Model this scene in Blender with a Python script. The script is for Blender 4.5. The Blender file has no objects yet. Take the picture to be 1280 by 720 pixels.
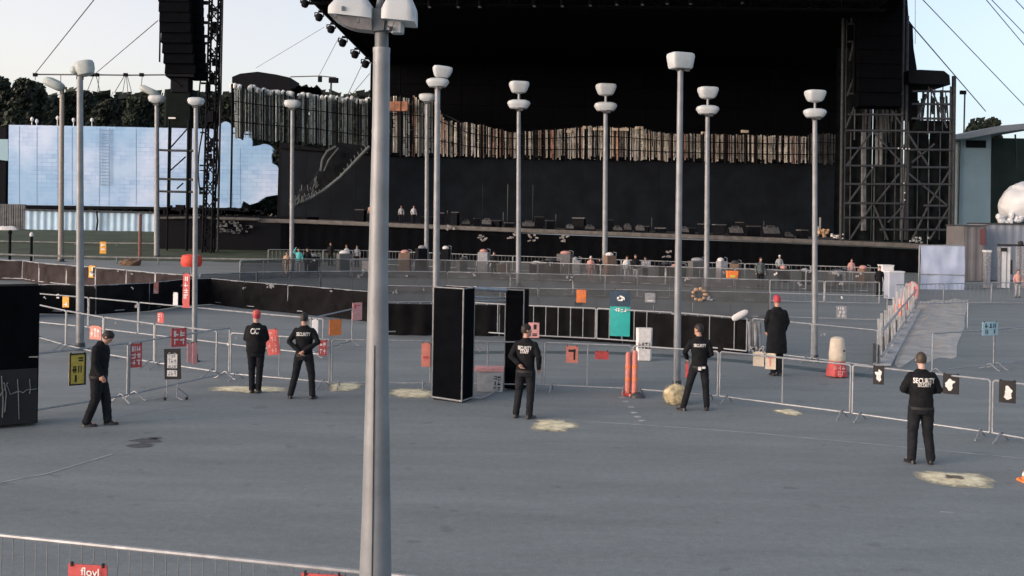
import bpy, math, random
from mathutils import Vector, Matrix, noise
from mathutils.bvhtree import BVHTree

random.seed(7)
scene = bpy.context.scene
C = scene.collection
PI = math.pi

# ------------------------------------------------------------------ camera
CAM_H = 3.87
FPX = 1280.0
HOR = 275.0
ROLL = math.radians(1.0)
ca, sa = math.cos(ROLL), math.sin(ROLL)

cam_d = bpy.data.cameras.new('camera')
cam = bpy.data.objects.new('camera', cam_d)
C.objects.link(cam)
cam_d.sensor_width = 36.0
cam_d.lens = 36.0
cam_d.shift_y = -(360 - HOR) / 1280.0
cam_d.clip_start = 0.1
cam_d.clip_end = 5000
cam.matrix_world = Matrix(((ca, -sa, 0, 0), (0, 0, -1, 0), (sa, ca, 0, CAM_H), (0, 0, 0, 1)))
scene.camera = cam


def W(px, py, D):
    """point at depth D (metres along +Y) seen at photo pixel px, py"""
    u = (px - 640) / FPX
    v = (HOR - py) / FPX
    return Vector((D * (u * ca - v * sa), D, CAM_H + D * (u * sa + v * ca)))


def on_z(px, py, z=0.0):
    """point at height z seen at photo pixel px, py"""
    u = (px - 640) / FPX
    v = (HOR - py) / FPX
    D = (z - CAM_H) / (u * sa + v * ca)
    return W(px, py, D)


# ------------------------------------------------------------------ materials
MATS = {}


def mat(name, col, rough=0.7, metal=0.0, var=0.18, scale=6.0, bump=0.0, bscale=40.0, spec=None, stretch=(1, 1, 1)):
    if name in MATS:
        return MATS[name]
    m = bpy.data.materials.new(name)
    m.use_nodes = True
    nt = m.node_tree
    b = nt.nodes['Principled BSDF']
    b.inputs['Roughness'].default_value = rough
    b.inputs['Metallic'].default_value = metal
    if spec is not None:
        b.inputs['Specular IOR Level'].default_value = spec
    tc = nt.nodes.new('ShaderNodeTexCoord')
    mp = nt.nodes.new('ShaderNodeMapping')
    mp.inputs['Scale'].default_value = stretch
    nt.links.new(tc.outputs['Object'], mp.inputs['Vector'])
    n = nt.nodes.new('ShaderNodeTexNoise')
    n.inputs['Scale'].default_value = scale
    n.inputs['Detail'].default_value = 5
    nt.links.new(mp.outputs['Vector'], n.inputs['Vector'])
    r = nt.nodes.new('ShaderNodeValToRGB')
    r.color_ramp.elements[0].position = 0.3
    r.color_ramp.elements[1].position = 0.7
    r.color_ramp.elements[0].color = (*[c * (1 - var) for c in col], 1)
    r.color_ramp.elements[1].color = (*[min(1, c * (1 + var)) for c in col], 1)
    nt.links.new(n.outputs['Fac'], r.inputs['Fac'])
    nt.links.new(r.outputs['Color'], b.inputs['Base Color'])
    if bump > 0:
        n2 = nt.nodes.new('ShaderNodeTexNoise')
        n2.inputs['Scale'].default_value = bscale
        n2.inputs['Detail'].default_value = 4
        nt.links.new(mp.outputs['Vector'], n2.inputs['Vector'])
        bp = nt.nodes.new('ShaderNodeBump')
        bp.inputs['Strength'].default_value = bump
        bp.inputs['Distance'].default_value = 0.02
        nt.links.new(n2.outputs['Fac'], bp.inputs['Height'])
        nt.links.new(bp.outputs['Normal'], b.inputs['Normal'])
    MATS[name] = m
    return m


steel = mat('galvanised_steel', (0.29, 0.31, 0.33), 0.5, 0.3, 0.2, 9)
steel_dull = mat('dull_wire', (0.17, 0.185, 0.20), 0.55, 0.3, 0.15, 9)
pole_grey = mat('painted_pole', (0.22, 0.235, 0.25), 0.5, 0.2, 0.2, 3.5, 0.15, 22)
pole_beige = mat('beige_pole', (0.30, 0.27, 0.235), 0.6, 0.1, 0.15, 5)
lamp_white = mat('lamp_housing', (0.46, 0.50, 0.52), 0.45, 0.0, 0.07, 7)
lens_grey = mat('lamp_lens', (0.20, 0.20, 0.21), 0.25, 0.0, 0.3, 14)
dark_metal = mat('dark_bracket', (0.06, 0.065, 0.07), 0.5, 0.3, 0.3, 10)
blk = mat('black_fabric', (0.0028, 0.0034, 0.0048), 0.95, 0, 0.3, 3, spec=0.05)
blk2 = mat('black_paint', (0.008, 0.009, 0.012), 0.8, 0, 0.3, 5, spec=0.08)
scaff = mat('scaffold_tube', (0.045, 0.048, 0.055), 0.55, 0.4, 0.35, 3)
def see_through(m, f):
    nt = m.node_tree
    b = nt.nodes['Principled BSDF']
    o = nt.nodes['Material Output']
    t = nt.nodes.new('ShaderNodeBsdfTransparent')
    x = nt.nodes.new('ShaderNodeMixShader')
    x.inputs['Fac'].default_value = f
    nt.links.new(b.outputs['BSDF'], x.inputs[1])
    nt.links.new(t.outputs['BSDF'], x.inputs[2])
    nt.links.new(x.outputs['Shader'], o.inputs['Surface'])


set_wall = mat('dark_set_wall', (0.008, 0.012, 0.018), 0.85, 0, 0.35, 0.6, spec=0.15)
deck_m = mat('stage_deck', (0.05, 0.05, 0.053), 0.8, 0, 0.4, 1.2)
edge_m = mat('deck_edge_trim', (0.09, 0.088, 0.085), 0.6, 0.1, 0.35, 2)
cloth_black = mat('black_fence_cloth', (0.008, 0.008, 0.009), 0.95, 0, 0.5, 2.2, 0.4, 6, spec=0.1)
cloth_brown = mat('brown_fence_cloth', (0.042, 0.035, 0.036), 0.95, 0, 0.45, 1.3, 0.4, 6, spec=0.1)
cloth_grey = mat('grey_fence_mesh', (0.085, 0.09, 0.095), 0.9, 0, 0.25, 1.6, 0.3, 8, spec=0.1)
cloth_dgrey = mat('dark_grey_fence_mesh', (0.062, 0.066, 0.07), 0.9, 0, 0.3, 1.6, 0.3, 8, spec=0.1)
see_through(cloth_grey, .32)
see_through(cloth_dgrey, .38)
white_p = mat('white_plastic', (0.68, 0.69, 0.70), 0.6, 0, 0.08, 8)
paper = mat('white_print', (0.72, 0.71, 0.69), 0.8, 0, 0.1, 10)
red_p = mat('red_board', (0.52, 0.075, 0.075), 0.6, 0, 0.15, 9)
coral_p = mat('coral_board', (0.64, 0.22, 0.17), 0.6, 0, 0.15, 9)
orange_p = mat('orange_board', (0.80, 0.22, 0.05), 0.6, 0, 0.18, 9)
amber_p = mat('amber_board', (0.72, 0.34, 0.03), 0.6, 0, 0.18, 9)
yellow_p = mat('yellow_print', (0.66, 0.50, 0.09), 0.7, 0, 0.2, 12)
pink_p = mat('pink_board', (0.68, 0.34, 0.33), 0.7, 0, 0.15, 9)
teal_p = mat('teal_board', (0.012, 0.36, 0.34), 0.6, 0, 0.1, 5)
navy_p = mat('navy_board', (0.02, 0.05, 0.085), 0.7, 0, 0.2, 5)
pblue_p = mat('pale_blue_board', (0.30, 0.47, 0.55), 0.7, 0, 0.12, 9)
lav_p = mat('lavender_tarp', (0.40, 0.47, 0.62), 0.75, 0, 0.13, 0.8, 0.5, 2)
beige_p = mat('beige_plastic', (0.62, 0.54, 0.43), 0.7, 0, 0.12, 9)
ink = mat('black_ink', (0.015, 0.015, 0.017), 0.7, 0, 0.2, 9)
skin_m = mat('skin', (0.45, 0.25, 0.18), 0.55, 0, 0.1, 20)
skin_pale = mat('pale_skin', (0.55, 0.36, 0.29), 0.55, 0, 0.1, 20)
eye_m = mat('dark_eye', (0.02, 0.015, 0.012), 0.4)
uni = mat('black_uniform', (0.008, 0.009, 0.011), 0.85, 0, 0.4, 9, 0.5, 25, spec=0.2)
uni2 = mat('charcoal_uniform', (0.011, 0.0125, 0.016), 0.85, 0, 0.4, 9, 0.5, 25, spec=0.2)
shoe_m = mat('black_leather', (0.006, 0.006, 0.006), 0.45)
hair_dark = mat('dark_hair', (0.012, 0.009, 0.008), 0.6, 0, 0.4, 60)
hair_grey = mat('brown_hair', (0.05, 0.035, 0.025), 0.6, 0, 0.4, 60)
hair_red = mat('red_hair', (0.42, 0.04, 0.06), 0.6, 0, 0.3, 60)
cap_red = mat('red_cap', (0.50, 0.09, 0.07), 0.7, 0, 0.6, 25)
sand_m = mat('pale_sand', (0.76, 0.68, 0.46), 0.95, 0, 0.35, 5, 0.8, 30)
def thin_rim(m):
    nt = m.node_tree
    b = nt.nodes['Principled BSDF']
    o = nt.nodes['Material Output']
    at = nt.nodes.new('ShaderNodeAttribute')
    at.attribute_name = 'rim'
    tc = nt.nodes.new('ShaderNodeTexCoord')
    n = nt.nodes.new('ShaderNodeTexNoise')
    n.inputs['Scale'].default_value = 14
    n.inputs['Detail'].default_value = 6
    n.inputs['Roughness'].default_value = .75
    nt.links.new(tc.outputs['Object'], n.inputs['Vector'])
    sb = nt.nodes.new('ShaderNodeMath')
    sb.operation = 'ADD'
    nt.links.new(at.outputs['Fac'], sb.inputs[0])
    nt.links.new(n.outputs['Fac'], sb.inputs[1])
    mr_ = nt.nodes.new('ShaderNodeMapRange')
    mr_.inputs['From Min'].default_value = 1.0
    mr_.inputs['From Max'].default_value = 1.5
    nt.links.new(sb.outputs[0], mr_.inputs['Value'])
    t = nt.nodes.new('ShaderNodeBsdfTransparent')
    x = nt.nodes.new('ShaderNodeMixShader')
    nt.links.new(mr_.outputs['Result'], x.inputs['Fac'])
    nt.links.new(b.outputs['BSDF'], x.inputs[1])
    nt.links.new(t.outputs['BSDF'], x.inputs[2])
    nt.links.new(x.outputs['Shader'], o.inputs['Surface'])


thin_rim(sand_m)
straw_m = mat('straw', (0.60, 0.53, 0.35), 0.9, 0, 0.4, 9, 0.5, 40)
tan_m = mat('tan_cloth', (0.42, 0.27, 0.17), 0.8, 0, 0.3, 9)
grey_cl = mat('grey_cloth', (0.28, 0.29, 0.31), 0.8, 0, 0.3, 9)
wht_cl = mat('white_cloth', (0.66, 0.65, 0.64), 0.85, 0, 0.15, 9)
teal_cl = mat('teal_cloth', (0.10, 0.48, 0.47), 0.8, 0, 0.15, 9)
rose_cl = mat('rose_cloth', (0.50, 0.27, 0.24), 0.8, 0, 0.2, 9)


# ------------------------------------------------------------------ mesh builder
class MB:
    def __init__(s):
        s.v = []
        s.f = []

    def add(s, vs, fs):
        o = len(s.v)
        s.v += [Vector(p) for p in vs]
        s.f += [tuple(i + o for i in f) for f in fs]
        return s

    def box(s, c, d, rz=0.0, M=None, taper=1.0, ch=0.0):
        """box, centre c, full sizes d; taper scales the bottom; ch chamfers vertical edges"""
        hx, hy, hz = d[0] / 2, d[1] / 2, d[2] / 2
        if ch > 0:
            k = min(ch, hx * .9, hy * .9)
            o = [(-hx + k, -hy), (hx - k, -hy), (hx, -hy + k), (hx, hy - k), (hx - k, hy), (-hx + k, hy), (-hx, hy - k), (-hx, -hy + k)]
        else:
            o = [(-hx, -hy), (hx, -hy), (hx, hy), (-hx, hy)]
        n = len(o)
        R = M if M is not None else Matrix.Rotation(rz, 3, 'Z')
        c = Vector(c)
        vs = [c + R @ Vector((x * taper, y * taper, -hz)) for x, y in o] + [c + R @ Vector((x, y, hz)) for x, y in o]
        fs = [tuple(range(n))[::-1], tuple(range(n, 2 * n))] + [(i, (i + 1) % n, n + (i + 1) % n, n + i) for i in range(n)]
        return s.add(vs, fs)

    def tube(s, pts, r, n=8, cap=True, closed=False):
        pts = [Vector(p) for p in pts]
        m = len(pts)
        rs = r if isinstance(r, (list, tuple)) else [r] * m
        vs, fs = [], []
        prev = None
        for i, p in enumerate(pts):
            if closed:
                t = pts[(i + 1) % m] - pts[i - 1]
            elif i == 0:
                t = pts[1] - p
            elif i == m - 1:
                t = p - pts[-2]
            else:
                t = (pts[i + 1] - p).normalized() + (p - pts[i - 1]).normalized()
            if t.length < 1e-9:
                t = Vector((0, 0, 1))
            t.normalize()
            if prev is None:
                a = Vector((0, 0, 1)) if abs(t.z) < .9 else Vector((1, 0, 0))
            else:
                a = prev
            x = (a - t * a.dot(t))
            if x.length < 1e-6:
                x = t.orthogonal()
            x.normalize()
            prev = x
            y = t.cross(x)
            for k in range(n):
                an = 2 * PI * k / n
                vs.append(p + (x * math.cos(an) + y * math.sin(an)) * rs[i])
        seg = m if closed else m - 1
        for i in range(seg):
            j = (i + 1) % m
            for k in range(n):
                k2 = (k + 1) % n
                fs.append((i * n + k, i * n + k2, j * n + k2, j * n + k))
        if cap and not closed:
            fs.append(tuple(range(n))[::-1])
            fs.append(tuple((m - 1) * n + k for k in range(n)))
        return s.add(vs, fs)

    def loft(s, rings, cap=True):
        n = len(rings[0])
        vs = [p for r in rings for p in r]
        fs = []
        for i in range(len(rings) - 1):
            for k in range(n):
                k2 = (k + 1) % n
                fs.append((i * n + k, i * n + k2, (i + 1) * n + k2, (i + 1) * n + k))
        if cap:
            fs.append(tuple(range(n))[::-1])
            fs.append(tuple((len(rings) - 1) * n + k for k in range(n)))
        return s.add(vs, fs)

    def stack(s, c, levels, n=16, M=None, sq=1.0):
        """rings of (z, rx, ry[, ox, oy]); sq < 1 makes squarer sections"""
        c = Vector(c)
        rings = []
        for L in levels:
            z, rx, ry = L[:3]
            ox, oy = (L[3], L[4]) if len(L) > 3 else (0, 0)
            ring = []
            for k in range(n):
                a = 2 * PI * (k + .5) / n
                cx, cy = math.cos(a), math.sin(a)
                x = math.copysign(abs(cx) ** sq, cx) * rx + ox
                y = math.copysign(abs(cy) ** sq, cy) * ry + oy
                p = Vector((x, y, z))
                ring.append(c + (M @ p if M is not None else p))
            rings.append(ring)
        return s.loft(rings)

    def ell(s, c, r, n=12, m=8, M=None):
        c = Vector(c)
        lv = []
        for j in range(m + 1):
            t = -PI / 2 + PI * j / m
            k = max(math.cos(t), 0.02)
            lv.append((math.sin(t) * r[2], r[0] * k, r[1] * k))
        return s.stack(c, lv, n, M)

    def quadsheet(s, P, nu, nv, fn=None):
        """P(u,v) grid"""
        vs = [P(i / nu, j / nv) for j in range(nv + 1) for i in range(nu + 1)]
        fs = [(j * (nu + 1) + i, j * (nu + 1) + i + 1, (j + 1) * (nu + 1) + i + 1, (j + 1) * (nu + 1) + i) for j in range(nv) for i in range(nu)]
        return s.add(vs, fs)

    def prism(s, poly, ext):
        """closed outline (list of points) extruded by vector ext"""
        n = len(poly)
        e = Vector(ext)
        vs = [Vector(p) for p in poly] + [Vector(p) + e for p in poly]
        fs = [tuple(range(n))[::-1], tuple(range(n, 2 * n))] + [(i, (i + 1) % n, n + (i + 1) % n, n + i) for i in range(n)]
        return s.add(vs, fs)


def root_loc(o):
    l = Vector((0, 0, 0))
    while o is not None:
        l = l + o.location
        o = o.parent
    return l


def link(name, me, m, parent):
    o = bpy.data.objects.new(name, me)
    C.objects.link(o)
    if m is not None and len(me.materials) == 0:
        for mm in (m if isinstance(m, (list, tuple)) else [m]):
            me.materials.append(mm)
    if parent is not None:
        o.parent = parent
    return o


def build(name, mb, m, parent=None, base=None, smooth=True, ang=35):
    """mesh verts are in world coordinates; they become local to the thing"""
    off = root_loc(parent) if parent is not None else (Vector(base) if base is not None else Vector((0, 0, 0)))
    me = bpy.data.meshes.new(name)
    me.from_pydata([tuple(v - off) for v in mb.v], [], mb.f)
    if smooth:
        for p in me.polygons:
            p.use_smooth = True
        me.set_sharp_from_angle(angle=math.radians(ang))
    me.update()
    o = link(name, me, m, parent)
    if parent is None:
        o.location = off
    return o


def tag(o, label=None, cat=None, group=None, kind=None):
    if label:
        o['label'] = label
    if cat:
        o['category'] = cat
    if group:
        o['group'] = group
    if kind:
        o['kind'] = kind
    return o


def thing(name, label, cat, loc, group=None):
    o = bpy.data.objects.new(name, None)
    o.empty_display_size = 0.2
    C.objects.link(o)
    o.location = loc
    return tag(o, label, cat, group)


ORD = ['first', 'second', 'third', 'fourth', 'fifth', 'sixth', 'seventh', 'eighth', 'ninth', 'tenth', 'eleventh', 'twelfth', 'thirteenth',
       'fourteenth', 'fifteenth', 'sixteenth', 'seventeenth', 'eighteenth', 'nineteenth', 'twentieth']


def marks(mb, o, ux, uz, nrm, w, h, rows, seed, cols=3, fill=.8):
    """illegible print: small stroke blocks lying proud of a board. o = centre"""
    rnd = random.Random(seed)
    rh = h / rows
    for r in range(rows):
        x = -w / 2
        cw = w / cols
        for c in range(cols):
            if rnd.random() > fill:
                continue
            cx = -w / 2 + (c + .5) * cw
            cz = h / 2 - (r + .5) * rh
            for k in range(rnd.choice((2, 3, 3))):
                if rnd.random() < .5:
                    sw, sh = cw * .75, rh * .16
                    dx, dz = 0, rnd.uniform(-.35, .35) * rh
                else:
                    sw, sh = cw * .18, rh * .75
                    dx, dz = rnd.uniform(-.32, .32) * cw, 0
                p = o + ux * (cx + dx) + uz * (cz + dz) + nrm * (.003 + .0006 * k)
                mb.add([p - ux * sw / 2 - uz * sh / 2, p + ux * sw / 2 - uz * sh / 2, p + ux * sw / 2 + uz * sh / 2, p - ux * sw / 2 + uz * sh / 2], [(0, 1, 2, 3)])


def text_mesh(body, width, bold=0.0):
    cu = bpy.data.curves.new('txt', 'FONT')
    cu.body = body
    cu.align_x = 'CENTER'
    cu.align_y = 'CENTER'
    cu.resolution_u = 3
    cu.offset = bold
    o = bpy.data.objects.new('txt', cu)
    C.objects.link(o)
    dg = bpy.context.evaluated_depsgraph_get()
    me = bpy.data.meshes.new_from_object(o.evaluated_get(dg))
    bpy.data.objects.remove(o)
    xs = [v.co.x for v in me.vertices]
    k = width / (max(xs) - min(xs))
    vs = [Vector((v.co.x * k, v.co.y * k, 0)) for v in me.vertices]
    fs = [tuple(p.vertices) for p in me.polygons]
    bpy.data.meshes.remove(me)
    return vs, fs


# ------------------------------------------------------------------ world, sun
world = bpy.data.worlds.new('World')
scene.world = world
world.use_nodes = True
nt = world.node_tree
bg = nt.nodes['Background']
sky = nt.nodes.new('ShaderNodeTexSky')
sky.sky_type = 'NISHITA'
sky.sun_disc = False
SUN_EL = math.radians(9.0)
SUN_AZ = math.radians(-118)      # from +Y towards -X
sky.sun_elevation = SUN_EL
sky.sun_rotation = SUN_AZ
sky.altitude = 100
sky.air_density = 1.0
sky.dust_density = 2.0
sky.ozone_density = 2.0
hs = nt.nodes.new('ShaderNodeHueSaturation')
hs.inputs['Saturation'].default_value = 0.48
nt.links.new(sky.outputs['Color'], hs.inputs['Color'])
tcw = nt.nodes.new('ShaderNodeTexCoord')
sx = nt.nodes.new('ShaderNodeSeparateXYZ')
nt.links.new(tcw.outputs['Generated'], sx.inputs['Vector'])
mr = nt.nodes.new('ShaderNodeMapRange')
mr.inputs['From Min'].default_value = -0.42
mr.inputs['From Max'].default_value = 0.32
nt.links.new(sx.outputs['X'], mr.inputs['Value'])
tint = nt.nodes.new('ShaderNodeMix')
tint.data_type = 'RGBA'
tint.inputs[6].default_value = (1.26, 1.08, 1.02, 1)
tint.inputs[7].default_value = (0.74, 0.77, 0.84, 1)
nt.links.new(mr.outputs['Result'], tint.inputs['Factor'])
mulw = nt.nodes.new('ShaderNodeMix')
mulw.data_type = 'RGBA'
mulw.blend_type = 'MULTIPLY'
mulw.inputs['Factor'].default_value = 1
nt.links.new(hs.outputs['Color'], mulw.inputs[6])
nt.links.new(tint.outputs[2], mulw.inputs[7])
nt.links.new(mulw.outputs[2], bg.inputs['Color'])
bg.inputs['Strength'].default_value = 0.15

sd = bpy.data.lights.new('sun', 'SUN')
sd.energy = 0.4
sd.angle = math.radians(40)
sd.color = (1.0, 0.86, 0.74)
so = bpy.data.objects.new('sun', sd)
C.objects.link(so)
dirv = Vector((math.sin(SUN_AZ) * math.cos(SUN_EL), math.cos(SUN_AZ) * math.cos(SUN_EL), math.sin(SUN_EL)))
so.rotation_euler = dirv.to_track_quat('Z', 'Y').to_euler()
so.location = (-60, 40, 60)

vs_ = scene.view_settings
vs_.view_transform = 'Standard'
vs_.look = 'None'
vs_.exposure = 1.3
vs_.gamma = 1.0
vs_.use_curve_mapping = False


# ------------------------------------------------------------------ ground
def asphalt_mat():
    m = bpy.data.materials.new('asphalt')
    m.use_nodes = True
    nt = m.node_tree
    b = nt.nodes['Principled BSDF']
    tc = nt.nodes.new('ShaderNodeTexCoord')

    def noi(scale, detail, stretch=(1, 1, 1), rough=.6):
        mp = nt.nodes.new('ShaderNodeMapping')
        mp.inputs['Scale'].default_value = stretch
        nt.links.new(tc.outputs['Object'], mp.inputs['Vector'])
        n = nt.nodes.new('ShaderNodeTexNoise')
        n.inputs['Scale'].default_value = scale
        n.inputs['Detail'].default_value = detail
        n.inputs['Roughness'].default_value = rough
        nt.links.new(mp.outputs['Vector'], n.inputs['Vector'])
        return n
    big = noi(.16, 4, (.6, 1.6, 1))
    mid = noi(1.1, 6, (.5, 1.6, 1), .65)
    fine = noi(55, 3)
    r = nt.nodes.new('ShaderNodeValToRGB')
    r.color_ramp.elements[0].position = .3
    r.color_ramp.elements[1].position = .7
    r.color_ramp.elements[0].color = (.178, .203, .204, 1)
    r.color_ramp.elements[1].color = (.206, .233, .234, 1)
    nt.links.new(big.outputs['Fac'], r.inputs['Fac'])

    def mul(col, fac, lo, hi, p0=.3, p1=.7):
        rr = nt.nodes.new('ShaderNodeMapRange')
        rr.inputs['From Min'].default_value = p0
        rr.inputs['From Max'].default_value = p1
        rr.inputs['To Min'].default_value = lo
        rr.inputs['To Max'].default_value = hi
        nt.links.new(fac, rr.inputs['Value'])
        mx = nt.nodes.new('ShaderNodeVectorMath')
        mx.operation = 'SCALE'
        nt.links.new(col, mx.inputs[0])
        nt.links.new(rr.outputs['Result'], mx.inputs['Scale'])
        return mx.outputs['Vector']
    c = mul(r.outputs['Color'], mid.outputs['Fac'], .90, 1.10)
    spk = noi(9, 5, (1, 1, 1), .75)
    c = mul(c, spk.outputs['Fac'], .86, 1.14)
    sc1 = noi(.5, 3, (.25, 2.2, 1), .5)
    c = mul(c, sc1.outputs['Fac'], .93, 1.07, .35, .65)
    c = mul(c, fine.outputs['Fac'], .75, 1.25)
    dr = noi(2.3, 2, (1, 1, 1), .4)
    c = mul(c, dr.outputs['Fac'], .80, 1.0, .27, .33)
    nt.links.new(c, b.inputs['Base Color'])
    b.inputs['Roughness'].default_value = .8
    bp = nt.nodes.new('ShaderNodeBump')
    bp.inputs['Strength'].default_value = .35
    bp.inputs['Distance'].default_value = .01
    nt.links.new(fine.outputs['Fac'], bp.inputs['Height'])
    nt.links.new(bp.outputs['Normal'], b.inputs['Normal'])
    return m


g = MB().add([(-900, -60, 0), (900, -60, 0), (900, 1500, 0), (-900, 1500, 0)], [(0, 1, 2, 3)])
tag(build('ground', g, asphalt_mat(), smooth=False), kind='structure')


def grass_mat():
    return mat('grass_ground', (0.030, 0.052, 0.024), 0.95, 0, .45, .5, .8, 8)


def berm_z(y):
    t = min(1, max(0, (y - 84) / 44))
    return .02 + 1.55 * t * t * (3 - 2 * t)


gb = MB().quadsheet(lambda u, v: Vector((-130 + u * (130 - 16), 84 + v * 60, berm_z(84 + v * 60) + .08 * noise.noise(Vector((u * 40, v * 20, 0))))), 60, 24)
tag(build('grass_bank', gb, grass_mat()), kind='structure')
gh = MB().quadsheet(lambda u, v: Vector((44 + u * 160, 108 + v * 140, .02 + 17 * min(1, v * 1.6) ** .8 * min(1, u * 3 + .3))), 30, 20)
tag(build('grass_hill', gh, grass_mat()), kind='structure')


# painted lines
def strip(pts, w, z):
    mb = MB()
    for a, b in zip(pts[:-1], pts[1:]):
        d = (b - a).normalized()
        n = Vector((-d.y, d.x, 0)) * w / 2
        mb.add([a - n + Vector((0, 0, z)), b - n + Vector((0, 0, z)), b + n + Vector((0, 0, z)), a + n + Vector((0, 0, z))], [(0, 1, 2, 3)])
    return mb


line_m = mat('worn_line_paint', (0.36, 0.37, 0.37), .8, 0, .35, 3)
pl = strip([on_z(690, 524), on_z(800, 531), on_z(940, 541), on_z(1120, 558), on_z(1300, 575)], .055, .004)
tag(build('painted_line', pl, line_m, smooth=False), kind='structure')
for k_, (pts_, w_) in enumerate((([(-20, 607), (60, 592), (140, 568)], .05), ([(150, 520), (240, 505)], .04), ([(1175, 640), (1192, 641)], .05))):
    tag(build('painted_line', strip([on_z(*q) for q in pts_], w_, .0045), mat('faint_line', (.31, .325, .33), .8, 0, .3, 4), smooth=False), kind='structure')
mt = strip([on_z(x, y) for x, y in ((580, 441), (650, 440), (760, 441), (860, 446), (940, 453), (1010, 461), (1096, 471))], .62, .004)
tag(build('ground_band', mt, mat('dark_teal', (.062, .095, .10), .8, 0, .3, 2), smooth=False), kind='structure')
dl = MB()
for (x, y) in ((782, 502), (789, 509), (793, 516), (797, 521), (803, 526), (778, 497)):
    p = on_z(x, y)
    dl.box(p + Vector((0, 0, .005)), (.12, .12, .006), random.uniform(0, 1))
tag(build('painted_dashes', dl, line_m, smooth=False), kind='structure')
st = MB()
for (x, y, w, h) in ((186, 551, .30, .10), (176, 557, .22, .09), (192, 548, .14, .05)):
    p = on_z(x, y)
    st.add([p + Vector((math.cos(a) * w * random.uniform(.6, 1.2), math.sin(a) * h * 2 * random.uniform(.6, 1.2), .004)) for a in [2 * PI * k / 14 for k in range(14)]], [tuple(range(14))])
tag(build('oil_stain', st, mat('oil_stain', (.06, .065, .07), .6, 0, .3, 8), smooth=False), kind='structure')


# ------------------------------------------------------------------ barriers
LINES = {}


class Line:
    def __init__(s, tops, h):
        s.h = h
        s.p = []
        for x, y in tops:
            q = on_z(x, y, h)
            s.p.append(Vector((q.x, q.y, 0)))

    def resample(s, L):
        out = [s.p[0].copy()]
        tot = sum((b - a).length for a, b in zip(s.p[:-1], s.p[1:]))
        n = max(1, round(tot / L))
        st = tot / n
        for i in range(1, n + 1):
            d = st * i
            for a, b in zip(s.p[:-1], s.p[1:]):
                l = (b - a).length
                if d <= l + 1e-6 or b is s.p[-1]:
                    out.append(a + (b - a) * min(1, d / l))
                    break
                d -= l
        return out

    def at_px(s, px):
        """ground point and direction where the fence crosses pixel column px (taken at its top)"""
        u0 = (px - 640) / FPX
        best = None
        for a, b in zip(s.p[:-1], s.p[1:]):
            for k in range(41):
                q = a + (b - a) * (k / 40)
                # forward project top point
                X, Z = q.x, s.h - CAM_H
                u = (X * ca + Z * sa) / q.y
                e = abs(u - u0)
                if best is None or e < best[0]:
                    d = (b - a).normalized()
                    if d.x < 0:
                        d = -d
                    best = (e, q.copy(), d)
        return best[1], best[2]


def panel(a, b, h, label, group, bars=0.0, cloth=None, r=.019, feet=True, bar_m=None, bar_r=.005, sag=.0, lean=0.0, mid=False, name='crowd_barrier', zb=.14, frame_m=None):
    base = (a + b) / 2
    t = thing(name, label, 'barrier', base, group)
    fm = frame_m or steel
    d = (b - a).normalized()
    L = (b - a).length
    nrm = Vector((d.y, -d.x, 0))        # towards the camera
    if nrm.y > 0:
        nrm = -nrm
    a2, b2 = a + d * .025, b - d * .025
    c = .035
    Z = Vector((0, 0, 1))
    ln = nrm * lean
    pts = [a2 + Z * zb, a2 + Z * (h - c) + ln, a2 + d * c + Z * h + ln, b2 - d * c + Z * h + ln, b2 + Z * (h - c) + ln, b2 + Z * zb]
    mb = MB().tube(pts, r, 7)
    mb.tube([a2 + Z * zb, b2 + Z * zb], r * .9, 7)
    build('frame', mb, fm, t)
    if mid:
        q = (a2 + b2) / 2
        build('middle_post', MB().tube([q + Z * zb, q + Z * (h - r)], r * .75, 6), fm, t)
    if bars > 0:
        n = max(2, round(L / bars))
        mb = MB()
        for i in range(1, n):
            q = a2 + (b2 - a2) * (i / n)
            mb.tube([q + Z * zb, q + Z * (h - r * .5) + ln], bar_r, 5, cap=False)
        build('bar_infill', mb, bar_m or steel_dull, t)
    if feet:
        for q in (a2 + d * .16, b2 - d * .16):
            mb = MB().tube([q + nrm * .3 + Z * .02, q + nrm * .24 + Z * .03, q + nrm * .02 + Z * (zb + .04), q - nrm * .02 + Z * (zb + .04), q - nrm * .24 + Z * .03, q - nrm * .3 + Z * .02], r * .8, 6)
            build('foot', mb, fm, t)
    if cloth is not None:
        sd_ = random.random() * 100
        off = nrm * (.03)

        def P(u, v):
            q = a + (b - a) * u
            w = .035 * noise.noise(Vector((u * L * 1.6 + sd_, v * 1.2, 0))) + .012 * noise.noise(Vector((u * L * 6 + sd_, v * 2, 3)))
            z = .03 + (h + .005 - .03 - sag * math.sin(PI * u)) * v
            return q + off + nrm * w + Z * z
        build('cloth_panel', MB().quadsheet(P, max(6, int(L * 4)), 4), cloth, t)
    return t


def barrier_line(key, tops, h, L, label, group, bounds=None, **kw):
    ln = Line(tops, h)
    LINES[key] = ln
    pts = [ln.at_px(x)[0] for x in bounds] if bounds else ln.resample(L)
    res = []
    n = len(pts) - 1
    for i in range(n):
        lb = label.replace('#', ORD[i] if i < len(ORD) else str(i + 1))
        res.append(panel(pts[i], pts[i + 1], h, lb, group, **kw))
    return res


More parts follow.
